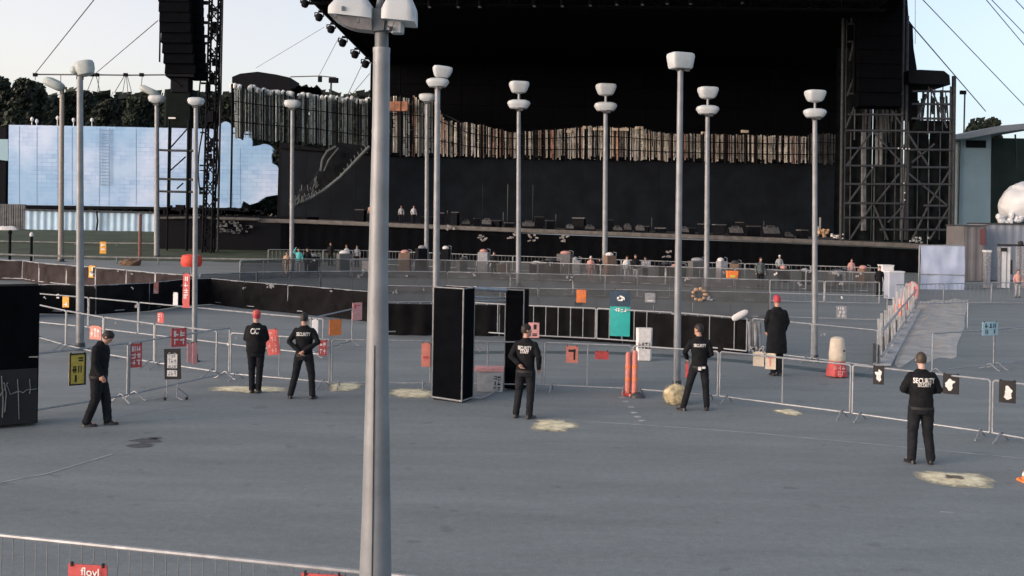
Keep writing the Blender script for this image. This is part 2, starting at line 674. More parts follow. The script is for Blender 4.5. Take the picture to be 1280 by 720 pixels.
barrier_line('F0', [(-70, 662), (0, 670.5), (450, 714.5), (560, 727)], 1.08, 2.3, bounds=[-70, 468, 560], label='# steel barrier panel from the left along the bottom edge of the photo', group='steel barriers in the foreground', bars=.115, r=.021, bar_r=.0042)
barrier_line('F1', [(288, 416), (345, 424), (455, 425), (540, 426), (600, 427), (680, 428), (770, 431), (875, 437), (988, 448), (1065, 456), (1225, 473), (1330, 487)], 1.10, 2.25,
             '# open steel barrier panel from the left in the line the guards stand before', 'steel barriers behind the guards', r=.02, bounds=[288, 414, 540, 680, 790, 898, 1065, 1240, 1330], mid=True)
barrier_line('E', [(-40, 452), (48, 444), (130, 433), (200, 424), (288, 409.5)], 1.2, 3.2, '# open steel barrier panel from the left beside the walking guard', 'steel barriers beside the walking guard', r=.021)
barrier_line('D', [(48, 381), (75, 387), (110, 394), (160, 401), (240, 411), (272, 414)], 1.1, 2.4, '# open steel barrier panel from the left in the row behind the walking guard', 'open barriers on the left', r=.024)
barrier_line('Cc', [(48, 367), (90, 370), (160, 377), (200, 380), (280, 388), (345, 394), (405, 399)], 1.1, 2.5, '# open barrier from the left directly in front of the black cloth row', 'open barriers before the black cloth', r=.024, feet=False)
barrier_line('B', [(-20, 361), (55, 355), (110, 357), (160, 357), (225, 350), (250, 347), (300, 352), (380, 358), (440, 363), (475, 366)], 1.12, 2.6,
             '# barrier from the left in the sagging black cloth row on the left', 'black cloth barriers on the left', cloth=cloth_black, r=.026, feet=False)
barrier_line('A', [(-20, 325), (20, 325), (50, 329), (100, 333), (160, 338), (200, 342), (245, 345)], 1.12, 3.0, '# brown cloth covered barrier from the left in the row nearest the grass', 'brown cloth barriers on the left', cloth=cloth_brown, r=.04, feet=False)
barrier_line('C2', [(388, 398), (441, 386)], 1.1, 2.4, '# open steel barrier panel running back between guard pair and lamp pole', 'open barriers by the lamp pole', r=.024)
barrier_line('F2', [(482, 378), (545, 376), (600, 378), (650, 381.5), (760, 386), (850, 391), (935, 398)], 1.1, 2.4, '# steel barred barrier with black cloth behind it, counted from the left, behind the gate',
             'barred barriers with black cloth', bars=.42, bar_r=.016, bar_m=steel, cloth=None, r=.026, feet=False)
barrier_line('G3', [(482, 357), (545, 358), (640, 360), (760, 362), (962, 366)], 1.1, 3.2, '# grey mesh barrier from the left in the row nearest the black barred fence', 'grey mesh barriers, near row', cloth=cloth_grey, r=.024, feet=False, mid=True)
barrier_line('G2', [(250, 343), (330, 340), (460, 339), (560, 340), (750, 344), (962, 350)], 1.15, 3.4, '# grey mesh barrier from the left in the middle row before the stage', 'grey mesh barriers, middle row', cloth=cloth_grey, r=.03, feet=False, mid=True)
barrier_line('G1', [(300, 326), (340, 324), (460, 324), (560, 325), (700, 329), (820, 333), (950, 337), (1100, 341)], 1.2, 4.0, '# grey mesh barrier from the left in the row nearest the stage', 'grey mesh barriers, far row', cloth=cloth_dgrey, r=.034, feet=False, mid=True)
barrier_line('G0', [(335, 312), (460, 313), (560, 317), (700, 322), (840, 327), (950, 330), (1100, 335)], 1.2, 4.5, '# open barred barrier from the left in the row against the stage skirt', 'open barriers against the stage', r=.03, bars=.3, bar_r=.012, feet=False)
barrier_line('I2', [(1120, 356), (1209, 354), (1300, 353)], 1.1, 3.6, '# open steel barrier from the left before the large tarp screen', 'open barriers before the tarp screen', r=.026, bars=.3, bar_r=.009, feet=False)
barrier_line('G3b', [(962, 366), (1035, 369), (1110, 370)], 1.1, 3.2, '# open barrier from the left carrying on the near mesh row to the right', 'open barriers right of the mesh rows', r=.024, feet=False)
barrier_line('G2b', [(962, 350), (1100, 353)], 1.15, 3.4, '# open barrier from the left carrying on the middle mesh row to the right', 'open barriers right of the mesh rows', r=.028, feet=False, bars=.3, bar_r=.01)
barrier_line('H', [(940, 398), (985, 402), (1098, 413)], 1.1, 2.4, '# open steel barrier panel from the left beyond the figure in the long coat', 'open barriers on the right', r=.017)
barrier_line('I', [(1209, 378), (1300, 379)], 1.1, 2.6, '# open steel barrier panel from the left at the right edge, farther row', 'open barriers on the far right', r=.022, feet=False)
barrier_line('J', [(1165, 417), (1215, 415), (1300, 406)], 1.1, 2.4, '# open steel barrier panel from the left at the right edge, nearer row', 'open barriers on the right', r=.018)

# black drapes hanging behind the barred fence: one run of cloth per stretch
f2 = LINES['F2']
pts = f2.resample(4.2)
for i, (a, b) in enumerate(zip(pts[:-1], pts[1:])):
    d = (b - a).normalized()
    L = (b - a).length
    bk = Vector((-d.y, d.x, 0))
    if bk.y < 0:
        bk = -bk
    mb = MB().quadsheet(lambda u, v: a + (b - a) * u + bk * (.09 + .05 * math.sin(u * L * 9) * (1 - .4 * v)) + Vector((0, 0, .02 + 1.03 * v)), 40, 4)
    ph = ('left of the black gate', 'inside the gate opening', 'right of the black gate', 'behind the striding guard')[min(i, 3)]
    tag(build('black_drape', mb, cloth_black, base=(a + b) / 2), 'black drape hung behind the barred fence, ' + ph, 'drape', 'black drapes on the barred fence')


def sign(name, rect, line, m, label, cat='sign', off=.05, mk=None, rows=3, cols=2, ink_m=None, border=None, thick=.012, D=None, tilt=0.0, group=None, seed=None, bwf=.09, blot=False):
    """board hung on a fence line; rect in photo pixels gives its size and height"""
    x0, y0, x1, y1 = rect
    cx = (x0 + x1) / 2
    if D is None:
        q, d = LINES[line].at_px(cx)
        Dd = q.y
        d = (d + Vector((.8, 0, 0))).normalized()
    else:
        Dd, d = D, Vector((1, 0, 0))
    nrm = Vector((d.y, -d.x, 0))
    if nrm.y > 0:
        nrm = -nrm
    c = W(cx, (y0 + y1) / 2, Dd) + nrm * (off + (thick if D is None else 0))
    w = (x1 - x0) * c.y / FPX / max(.5, abs(d.x))
    h = (y1 - y0) * c.y / FPX
    uz = Vector((0, 0, 1))
    if tilt:
        Mt = Matrix.Rotation(tilt, 3, nrm)
        d = Mt @ d
        uz = Mt @ uz
    t = thing(name, label, cat, c - Vector((0, 0, h / 2)), group)
    rnd = random.Random(rect[0])
    cols_ = []
    # board slightly bowed, real thickness
    mb = MB()
    n = 6
    for s_ in (0, 1):
        pass
    front = []
    for j in (0, 1):
        for i in range(n + 1):
            u = i / n - .5
            bow = .02 * w * math.cos(u * PI)
            front.append(c + d * (u * w) + uz * ((j - .5) * h) + nrm * (bow - .02 * w))
    back = [p - nrm * thick for p in front]
    k = n + 1
    fs = [(i, i + 1, k + i + 1, k + i) for i in range(n)]
    fs += [(2 * k + i + 1, 2 * k + i, 3 * k + i, 3 * k + i + 1) for i in range(n)]
    fs += [(i + 1, i, 2 * k + i, 2 * k + i + 1) for i in range(n)]
    fs += [(k + i, k + i + 1, 3 * k + i + 1, 3 * k + i) for i in range(n)]
    fs += [(0, k, 3 * k, 2 * k), (k - 1, 3 * k - 1 - 0, 0, 0)][:1]
    fs += [(n, 2 * k + n, 3 * k + n, k + n)]
    mb.add(front + back, fs)
    board = build('board', mb, m, t, smooth=False)
    if border:
        fb = MB()
        bw = bwf * w
        for (ox, oz, ww, hh) in ((0, h / 2 - bw / 2, w, bw), (0, -h / 2 + bw / 2, w, bw), (-w / 2 + bw / 2, 0, bw, h - 2 * bw), (w / 2 - bw / 2, 0, bw, h - 2 * bw)):
            p = c + d * ox + uz * oz + nrm * .006
            e = nrm * .012
            fb.prism([p - d * ww / 2 - uz * hh / 2 - e * .5, p + d * ww / 2 - uz * hh / 2 - e * .5, p + d * ww / 2 + uz * hh / 2 - e * .5, p - d * ww / 2 + uz * hh / 2 - e * .5], e)
        build('border', fb, border, t, smooth=False)
    if mk:
        mm = MB()
        k_ = (.9 - 2 * bwf) if border else .8
        marks(mm, c + nrm * .002, d, uz, nrm, w * k_, h * .86, rows, seed or int(rect[0] * 7 + rect[1]), cols)
        build('printed_marks', mm, mk, board, smooth=False)
    if blot:
        mm = MB()
        rb = random.Random(rect[0] + 5)
        for k_ in range(5):
            o2 = c + d * (rb.uniform(-.16, .16) * w) + uz * (rb.uniform(-.26, .2) * h) + nrm * (.006 + .001 * k_)
            aw, ah = w * rb.uniform(.10, .22), h * rb.uniform(.07, .2)
            ring = [o2 + d * (aw * math.cos(t_) * (1 + .3 * math.sin(3 * t_ + k_))) + uz * (ah * math.sin(t_) * (1 + .25 * math.cos(2 * t_ + k_))) for t_ in [2 * PI * i_ / 16 for i_ in range(16)]]
            mm.add(ring, [tuple(range(16))])
        build('white_figure', mm, paper, board, smooth=False)
    # two ties at the top edge
    tm = MB()
    for s_ in (-.4, .4):
        p = c + d * (s_ * w) + uz * (h / 2)
        tm.box(p - nrm * .006, (.015, .03, .035))
    build('tie', tm, ink, t, smooth=False)
    return t


S = sign
# left side
S('hanging_sign', (111, 332, 121, 347), 'A', amber_p, 'amber sign hung on the brown cloth fence just right of a grey pole', mk=paper, rows=2, cols=1)
S('hanging_sign', (79, 370, 88, 384), 'Cc', amber_p, 'amber sign hung on the open barrier left of the tall grey pole', mk=paper, rows=2, cols=1)
S('hanging_sign', (125, 302, 133, 317), None, amber_p, 'small amber sign at the edge of the grass bank', D=70, mk=paper, rows=2, cols=1)
S('hanging_sign', (188, 353, 196, 367), 'B', coral_p, 'small coral and white sign on the black cloth fence at the left', mk=paper, rows=2, cols=2)
S('hanging_banner', (237.5, 341, 247, 384), 'Cc', red_p, 'tall narrow red banner with white characters on a grey pole', mk=paper, rows=5, cols=1, off=.35)
S('hanging_sign', (219.5, 365, 226, 381), 'Cc', white_p, 'small blank white sign just left of the tall red banner', off=.12)
S('hanging_sign', (257, 352, 262, 370), 'B', white_p, 'narrow white paper strip hung right of the tall red banner', off=.08)
S('hanging_sign', (193, 391, 202, 404), 'D', red_p, 'small square red sign in the row behind the walking guard', mk=paper, rows=2, cols=2, off=-.1)
S('hanging_sign', (113, 407, 130, 424), 'D', coral_p, 'coral red sign with white characters just above the walking guard', mk=paper, rows=1, cols=3, off=.06)
S('hanging_sign', (163, 429, 175, 459), 'E', red_p, 'narrow red sign on the barrier right of the walking guard', mk=paper, rows=3, cols=2)
S('hanging_sign', (88, 441, 104, 481), 'E', yellow_p, 'yellow sign with black border beside the walking guard', mk=ink, rows=3, cols=2, border=ink)
S('hanging_sign', (215, 410, 230, 433), 'E', red_p, 'red and white sign on the barrier above the black poster stand', mk=paper, rows=2, cols=2)
S('hanging_strip', (233, 428, 238, 453), 'E', pink_p, 'pale pink paper strip hanging on barrier, left of its twin', off=.07)
S('hanging_strip', (239.5, 427, 244, 455), 'E', pink_p, 'pale pink paper strip hanging on barrier, right of its twin', off=.07)
S('hanging_sign', (336, 411, 353, 443), 'F1', red_p, 'red sign with pale patches directly right of the red capped guard', mk=pink_p, rows=4, cols=3, off=.12, tilt=.18)
S('hanging_sign', (399, 425, 409, 444), 'F1', red_p, 'red sign half hidden by the guard with hands behind his back', mk=paper, rows=2, cols=2)
S('hanging_sign', (411.5, 399, 424.5, 419), 'C2', orange_p, 'orange sign on the barrier between guard and main lamp pole', mk=paper, rows=1, cols=2)
S('hanging_sign', (440, 378, 450.5, 400), 'C2', pink_p, 'pale pink rounded sign beside main lamp pole', mk=red_p, rows=3, cols=1)
S('hanging_sign', (390, 399, 398, 420), None, white_p, 'pale blank notice behind the guard with hands behind his back', D=27)
# centre
S('hanging_sign', (497.5, 384, 502.5, 412), 'F2', coral_p, 'slim coral sign on barred fence right of main lamp pole', off=.08)
S('hanging_sign', (522.5, 386, 530.5, 412), 'F2', red_p, 'red and white sign on barred fence close to the black gate', mk=paper, rows=3, cols=1, off=.08)
S('hanging_sign', (527, 428, 538, 458), 'F1', coral_p, 'tall coral sign leaning on left side of the black gate', mk=red_p, rows=2, cols=1)
S('hanging_sign', (707.5, 432, 722.5, 453), 'F1', coral_p, 'coral sign with dark figure on the barrier right of the gate guard', mk=ink, rows=1, cols=1)
S('hanging_sign', (744, 440.5, 761, 451), 'F1', red_p, 'flat wide red sign between coral sign and orange posts', off=-.25)
S('hanging_sign', (720.5, 362, 732.5, 378), 'G3', orange_p, 'orange sign on grey mesh fence above the barred fence', mk=coral_p, rows=3, cols=1)
S('hanging_sign', (763, 383, 787.5, 420), 'F2', teal_p, 'large teal sign with white heading on the barred fence', off=.08)
S('hanging_sign', (762, 364, 787.5, 382.5), 'F2', navy_p, 'dark navy board with white emblem right above the teal sign', off=-.05)
S('hanging_sign', (806, 366, 819, 378), 'G3', grey_cl, 'small grey notice with pale scrawl right of the navy board', mk=paper, rows=2, cols=1)
S('hanging_sign', (718, 378, 728, 382), None, dark_metal, 'thin dark strip on top of the barred fence under the orange sign', D=31)
S('hanging_sign', (655, 403, 674, 422), None, pink_p, 'pink notice beside the gate guard head', D=30.5, mk=ink, rows=2, cols=2)
S('hanging_sign', (857, 453, 860.5, 472), 'F1', red_p, 'narrow red strip beside arm of the striding guard', off=.05)
# right
S('hanging_sign', (940.5, 441, 953, 459), 'F1', beige_p, 'left of two beige and orange tags left of the coated legs', mk=orange_p, rows=1, cols=1, off=-.2)
S('hanging_sign', (956, 443, 968, 463), 'F1', beige_p, 'right of two beige and orange tags, touching the coated legs', mk=coral_p, rows=1, cols=1, off=-.2)
S('hanging_sign', (1092.5, 457, 1104.5, 480), 'F1', ink, 'small black poster on right barrier with white blot, left of the large guard', blot=True, off=.06)
S('hanging_sign', (1180, 467, 1197.5, 492), 'F1', ink, 'black poster with white figure right beside the large guard', blot=True, off=.06)
S('hanging_sign', (1251, 475, 1268, 503), 'F1', ink, 'black poster with white drawing near right edge of the barrier', blot=True, off=.06)
S('hanging_sign', (1224, 402, 1248, 419), 'J', pblue_p, 'pale blue sign with dark print on the far right barrier', mk=navy_p, rows=2, cols=3)
S('hanging_sign', (1045, 382, 1058, 398), None, grey_cl, 'small grey notice with white print on the right barrier field', D=37, mk=paper, rows=3, cols=2)
# foreground red boards
for rect, lb, tx in (((88, 703, 139, 745), 'red board with white writing on the foreground barrier at left', 'flovl'), ((378, 714.5, 432, 757), 'red board almost below the frame beside the main lamp pole', 'flovl')):
    t = S('hanging_sign', rect, 'F0', red_p, lb, off=.05)
    bd = [c for c in t.children if c.name.startswith('board')][0]
    vs, fs = text_mesh(tx, .17, .01)
    q, d = LINES['F0'].at_px((rect[0] + rect[2]) / 2)
    nrm = Vector((d.y, -d.x, 0))
    cc = W((rect[0] + rect[2]) / 2 + 6, rect[1] + 9, q.y) + nrm * .075
    build('white_writing', MB().add([cc + d * v.x + Vector((0, 0, v.y * .9)) for v in vs], fs), paper, bd, smooth=False)

# emblem on navy board, heading on teal board (sub-parts)
for o in list(C.objects):
    if o.get('label', '').startswith('large teal'):
        tb = o
    if o.get('label', '').startswith('dark navy'):
        nb = o


def child_named(o, n):
    return [c for c in o.children if c.name.startswith(n)][0]


q, d = LINES['F2'].at_px(775)
nrm = Vector((d.y, -d.x, 0))
mb = MB()
cc = W(775, 387, q.y) + nrm * .11
marks(mb, cc, d, Vector((0, 0, 1)), nrm, .50, .16, 1, 5, cols=5, fill=1)
build('white_heading', mb, paper, child_named(tb, 'board'), smooth=False)
mb = MB()
cc = W(775, 373, q.y) - nrm * .03
for k, (dx, dz, w, h, a) in enumerate(((-.10, .0, .16, .07, .5), (.05, .05, .16, .06, -.4), (.06, -.04, .10, .07, .9), (-.02, -.06, .12, .04, 0), (.13, .0, .04, .12, .2))):
    ring = [cc + d * (dx + w / 2 * math.cos(t_) * math.cos(a) - h / 2 * math.sin(t_) * math.sin(a)) + Vector((0, 0, dz + w / 2 * math.cos(t_) * math.sin(a) + h / 2 * math.sin(t_) * math.cos(a))) + nrm * (.012 + .001 * k) for t_ in [2 * PI * i / 12 for i in range(12)]]
    mb.add(ring, [tuple(range(12))])
build('white_emblem', mb, paper, child_named(nb, 'board'), smooth=False)


# poster stand on the left
def poster_stand():
    p = on_z(215, 499)
    k = p.y / FPX
    t = thing('poster_stand', 'black framed poster board with white print on small wheeled stand', 'poster stand', p)
    z0, z1 = (499 - 474) * k, (499 - 436) * k
    w = 20 * k
    mb = MB()
    mb.box(p + Vector((0, 0, (z0 + z1) / 2)), (w, .04, z1 - z0), M=Matrix.Rotation(-.04, 3, 'Y'))
    bd = build('board', mb, ink, t, smooth=False)
    mb = MB()
    mb.box(p + Vector((0, -.024, z0 + (z1 - z0) * .60)), (w * .62, .006, (z1 - z0) * .46))
    mb.box(p + Vector((0, -.024, z0 + (z1 - z0) * .2)), (w * .62, .006, (z1 - z0) * .2))
    sh = build('white_sheet', mb, paper, bd, smooth=False)
    mm = MB()
    marks(mm, p + Vector((0, -.027, z0 + (z1 - z0) * .5)), Vector((1, 0, 0)), Vector((0, 0, 1)), Vector((0, -1, 0)), w * .55, (z1 - z0) * .8, 4, 12, cols=3)
    build('printed_marks', mm, grey_cl, bd, smooth=False)
    for s_ in (-1, 1):
        mb = MB().tube([p + Vector((s_ * w * .35, 0, z0 + .02)), p + Vector((s_ * w * .3, -.02, .05)), p + Vector((s_ * w * .9, -.22, .02))], .012, 6)
        mb.tube([p + Vector((s_ * w * .3, 0, z0 * .6)), p + Vector((s_ * w * .8, .25, .02))], .012, 6)
        build('leg', mb, steel, t)
    for x, y in ((-.1, -.15), (.32, -.05)):
        mb = MB().ell(p + Vector((x, y, .035)), (.035, .02, .035))
        build('wheel', mb, ink, t)


poster_stand()


# ------------------------------------------------------------------ sand patches, straw ball
def sand_patch(rect, label, seed, dark=False):
    x0, y0, x1, y1 = rect
    a, b = on_z(x0, (y0 + y1) / 2), on_z(x1, (y0 + y1) / 2)
    n, f = on_z((x0 + x1) / 2, y1), on_z((x0 + x1) / 2, y0)
    c = Vector(((a.x + b.x) / 2, (n.y + f.y) / 2, 0))
    rx, ry = (b.x - a.x) / 2, (f.y - n.y) / 2
    rnd = random.Random(seed)
    mb = MB()
    N = 36
    rings = []
    for k, (fr, z) in enumerate(((1.25, .005), (1.0, .009), (.8, .016), (.45, .024), (.05, .026))):
        ring = []
        for i in range(N):
            an = 2 * PI * i / N
            w = 1 + .32 * noise.noise(Vector((math.cos(an) * 1.9 + seed, math.sin(an) * 1.9, seed * .3))) + .14 * noise.noise(Vector((math.cos(an) * 6, math.sin(an) * 6, seed)))
            ring.append(c + Vector((math.cos(an) * rx * fr * w, math.sin(an) * ry * fr * w, z + .008 * noise.noise(Vector((i * .7, k, seed))))))
        rings.append(ring)
    mb.loft(rings)
    t = build('sand_heap', mb, sand_m, base=c)
    at_ = t.data.attributes.new('rim', 'FLOAT', 'POINT')
    for i_, fr_ in enumerate((1.0, .72, .45, .15, 0)):
        for q_ in range(N):
            at_.data[i_ * N + q_].value = fr_
    tag(t, label, 'sand heap', 'pale sand heaps on the asphalt')
    return c, rx, ry, t


sand_patch((270, 483.5, 356, 491), 'long pale sand heap at the feet of the red capped guard', 1)
sand_patch((412, 479, 450, 489), 'small pale sand heap just left of the main lamp pole', 2)
sand_patch((488, 487, 540, 497), 'pale sand heap between main lamp pole and black gate', 3)
sand_patch((668, 525.5, 718, 538.5), 'pale round sand heap at the feet of the gate guard', 4)
c, rx, ry, sp = sand_patch((1158, 590, 1230, 608), 'large pale sand heap with dark centre beside the large guard', 5)
mb = MB()
mb.add([c + Vector((math.cos(a) * rx * .4 * random.uniform(.6, 1.1), math.sin(a) * ry * .3 * random.uniform(.5, 1.1), .037)) for a in [2 * PI * k / 18 for k in range(18)]], [tuple(range(18))])
build('damp_centre', mb, mat('damp_sand', (.14, .125, .10), .9, 0, .4, 14), sp, smooth=False)
sand_patch((973, 512, 1000, 519), 'small cream sand heap under a barrier foot right of the striding guard', 6)

p = on_z(845, 505)
mb = MB()
r = .24
mb.ell(p + Vector((0, 0, .19)), (.25, .22, .20), 28, 18)
mb.v = [v + (v - (p + Vector((0, 0, .19)))).normalized() * .045 * noise.noise(v * 9) for v in mb.v]
rnd = random.Random(3)
for i in range(420):
    th, ph = rnd.uniform(0, 2 * PI), math.acos(rnd.uniform(-.8, 1))
    n_ = Vector((math.sin(ph) * math.cos(th) * .25, math.sin(ph) * math.sin(th) * .22, math.cos(ph) * .2))
    q = p + Vector((0, 0, .19)) + n_
    t_ = n_.cross(Vector((rnd.gauss(0, 1), rnd.gauss(0, 1), rnd.gauss(0, 1)))).normalized() * rnd.uniform(.05, .12)
    mb.tube([q - t_, q + n_.normalized() * .015, q + t_ + n_ * rnd.uniform(0, .15)], .0035, 3, cap=False)
tag(build('straw_bundle', mb, straw_m, base=p), 'round beige straw bundle at the feet of the striding guard', 'straw bundle')

# orange posts
for (x, yb, yt, lb) in ((784.5, 494, 440, 'left of two tall orange posts standing close together by the barrier'), (793, 495, 438, 'right of two tall orange posts standing close together by the barrier')):
    p = on_z(x, yb)
    k = p.y / FPX
    H = (yb - yt) * k
    t = thing('traffic_post', lb, 'traffic post', p, 'orange posts by the barrier')
    mb = MB().stack(p, [(.05, .062, .062), (.08, .062, .062), (H - .06, .058, .058), (H - .03, .05, .05), (H, .03, .03)], 14)
    build('post', mb, coral_p, t)
    build('base', MB().box(p + Vector((0, 0, .03)), (.26, .24, .055), ch=.04), red_p if x < 790 else coral_p, t, smooth=False)
    for z in (.35, .62):
        mb = MB().stack(p, [(H * z, .0625, .0625), (H * z + .05, .0625, .0625)], 14)
        build('band', mb, orange_p, t)
p = on_z(797, 497)
tag(build('base_weight', MB().stack(p, [(0, .17, .12), (.05, .16, .11), (.09, .11, .07), (.12, .05, .04)], 16), dark_metal, base=p), 'dark grey rounded base weight under the orange posts', 'weight')

# white carton figure by barrier
p = on_z(805, 452, 0.3)
p.z = 0
p.y += 2.4
p = Vector(W(805, 430, p.y).xy.to_tuple() + (0,))
k = p.y / FPX
zc = W(805, 430, p.y).z
t = thing('carton', 'tall white carton with dark print right of the orange posts', 'carton', p)
mb = MB().box(p + Vector((0, 0, zc)), (20 * k, .28, 40 * k), ch=.05, taper=.9)
bx = build('box', mb, wht_cl, t, smooth=False)
mm = MB()
marks(mm, p + Vector((0, -.15, zc - .03)), Vector((1, 0, 0)), Vector((0, 0, 1)), Vector((0, -1, 0)), 17 * k, .22, 1, 44, cols=4, fill=1)
build('printed_marks', mm, ink, bx, smooth=False)
z_b = zc - 20 * k
mb = MB().box(p + Vector((0, 0, z_b / 2)), (13 * k, .2, z_b - .004), ch=.03)
build('stand', mb, ink, t, smooth=False)

# beige drum on red cloth
p = on_z(1046, 471)
k = p.y / FPX
t = thing('plastic_drum', 'beige rounded drum on the right behind the barrier', 'drum', p + Vector((0, 0, 20 * k)))
zz = 20 * k
mb = MB().stack(p, [(zz, 9 * k, 9 * k), (zz + .03, 10 * k, 10 * k), (zz + 10 * k, 10.3 * k, 10.3 * k), (zz + 11 * k, 10 * k, 10 * k), (zz + 24 * k, 9 * k, 9 * k), (zz + 28 * k, 8 * k, 8 * k), (zz + 30 * k, 4 * k, 4 * k)], 22)
build('drum_body', mb, beige_p, t)
build('tap', MB().tube([p + Vector((5 * k, -9.5 * k, zz + 14 * k)), p + Vector((5.5 * k, -11.5 * k, zz + 13.5 * k))], .02, 8), ink, t)
t = thing('cloth_covered_stool', 'stool under red and white cloth carrying the beige drum', 'stool', p)
mb = MB()
N = 40
rings = []
for z, r_ in ((.03, 12.5), (6 * k, 12), (14 * k, 11), (19 * k, 10.2), (19.8 * k, 9.4)):
    rings.append([p + Vector((math.cos(a) * r_ * k * (1 + (.10 * (1 - z / (20 * k))) * math.cos(a * 9)), math.sin(a) * r_ * k * (1 + (.10 * (1 - z / (20 * k))) * math.cos(a * 9)), z)) for a in [2 * PI * i / N for i in range(N)]])
cl = build('cloth', mb.loft(rings), red_p, t)
mm = MB()
marks(mm, p + Vector((-.02, -12.6 * k, 9.5 * k)), Vector((1, 0, 0)), Vector((0, 0, 1)), Vector((0, -1, 0)), 15 * k, 14 * k, 2, 8, cols=3)
build('pale_pattern', mm, pink_p, cl, smooth=False)

# orange thing at the right edge
p = on_z(1284, 602)
k = p.y / FPX
t = thing('traffic_cone', 'orange traffic cone cut by the right edge of the photo', 'traffic cone', p)
build('base', MB().box(p + Vector((0, 0, .02)), (.24, .24, .035), ch=.03), orange_p, t, smooth=False)
build('cone', MB().stack(p, [(.038, .085, .085), (.2, .04, .04), (.22, .025, .025)], 16), orange_p, t)
build('reflective_band', MB().stack(p, [(.09, .0765, .0765), (.14, .0625, .0625)], 16), paper, t)


# ------------------------------------------------------------------ black gate with two pillars
def pillar(parent, x0, x1, yb, yt, depth, rz, nm='pillar'):
    a = on_z((x0 + x1) / 2, yb)
    k = a.y / FPX
    w = (x1 - x0) * k
    h = (yb - yt) * k
    c = a + Vector((0, depth / 2, 0))
    mb = MB()
    zs = [.06, h * .3, h * .6, h]
    mb.box(c + Vector((0, 0, (h + .05) / 2)), (w, depth, h - .05), rz=rz, ch=.015)
    o = build(nm, mb, blk, parent, smooth=False)
    return c, w, h, o


gp = on_z(566, 503)
gate = thing('walk_through_gate', 'black gate of two cloth clad pillars joined by a steel header', 'gate', gp)
# near pillar shows two faces: front (540-576) and right side (577-591)
a = on_z(540, 499)
b = on_z(577, 504)
cc = on_z(591, 499.5)
h = 143 * b.y / FPX
dd = (a - b) + cc
Z = Vector((0, 0, 1))
quad = [a, b, cc, dd]
mb = MB().prism([q + Z * .07 for q in quad], Z * (h - .07))
build('pillar', mb, blk, gate, smooth=False)
mb = MB()
for q in (b, cc, a):
    mb.tube([q + Z * .03, q + Z * h], .013 if q is not b else .017, 8)
mb.tube([a + Z * .05, b + Z * .04, cc + Z * .05], .022, 8)
mb.tube([q + Z * h for q in quad], .016, 8, closed=True)
build('pillar_frame', mb, mat('dull_steel', (.2, .21, .22), .5, .3, .2, 8), gate)
build('pillar_base', MB().prism([q + (q - (a + cc) / 2) * -.06 for q in quad], Z * .065), blk2, gate, smooth=False)
# far pillar
a2 = on_z(630, 487)
b2 = on_z(653, 488.5)
h2 = 125 * a2.y / FPX
sd2 = Vector((.12, .42, 0))
quad2 = [a2, b2, b2 + sd2, a2 + sd2]
build('pillar', MB().prism([q + Z * .03 for q in quad2], Z * (h2 - .03)), blk, gate, smooth=False)
mb = MB()
for q in (a2, b2):
    mb.tube([q + Z * .02 - Vector((0, .012, 0)), q + Z * h2 - Vector((0, .012, 0))], .014, 8)
mb.tube([a2 + Z * h2, b2 + Z * h2], .016, 8)
build('pillar_frame', mb, mat('dull_steel', (.2, .21, .22), .5, .3, .2, 8), gate)
# header and floor loop
mb = MB()
mb.tube([cc + Z * (h - .02), a2 + Z * (h2 - .02)], .05, 8)
for fz in (.20, .28):
    mb.tube([cc + Z * (h - fz), a2 + Z * (h2 - fz)], .022, 8)
build('header', mb, steel, gate)
mb = MB().tube([cc + Z * .04, cc + Vector((.18, -.02, .04)), cc + (a2 - cc) * .5 + Vector((0, -.32, .04)), a2 + Vector((-.14, -.22, .04)), a2 + Vector((-.01, -.06, .14))], .022, 8)
build('floor_tube', mb, steel, gate)

p = on_z(612, 490)
k = p.y / FPX
t = thing('carton', 'low white box with pink lid and black print inside the black gate', 'carton', p)
bx = build('box', MB().box(p + Vector((0, .2, 13 * k)), (32 * k, .4, 25.5 * k)), mat('dull_white_card', (.36, .38, .40), .8, 0, .2, 6), t, smooth=False)
build('lid', MB().box(p + Vector((-1 * k, .2, 27.6 * k)), (37 * k, .46, 3.6 * k)), pink_p, t, smooth=False)
mm = MB()
marks(mm, p + Vector((9 * k, 0, 11 * k)), Vector((1, 0, 0)), Vector((0, 0, 1)), Vector((0, -1, 0)), 10 * k, 20 * k, 3, 21, cols=2, fill=1)
build('printed_marks', mm, ink, bx, smooth=False)

# black clad tower at the left edge
a = on_z(-60, 541)
b = on_z(47, 532)
k = b.y / FPX
h = 175 * k
back = Vector((-.28, .5, 0))
t = thing('black_tower', 'black cloth clad tower cut by the left edge of the photo', 'tower', (a + b) / 2)
q4 = [a, b, b + back, a + back]
sp_ = build('cladding', MB().prism([q + Z * .05 for q in q4], Z * (h - .05)), blk, t, smooth=False)
nr = Vector(((b - a).y, -(b - a).x, 0)).normalized()
dr = (b - a).normalized()
fr = MB().tube([W(31, 358, b.y - .05) + nr * .03, W(31, 446, b.y - .05) + nr * .03, W(47, 446, b.y - .05) + nr * .03], .014, 8)
build('frame', fr, mat('dull_steel', (.2, .21, .22), .5, .3, .2, 8), t)
lw = build('lower_panel', MB().prism([q + nr * .02 + Z * .06 for q in (a, b - dr * .02, b - dr * .02 - nr * .015, a - nr * .015)], Z * (68 * k)), mat('dark_panel', (.008, .010, .013), .8), t, smooth=False)
# grey scrawl on lower panel
mb = MB()
rnd = random.Random(5)


def on_panel(px, py):
    return W(px, py, b.y - (px - 47) * 0.0) + nr * .0


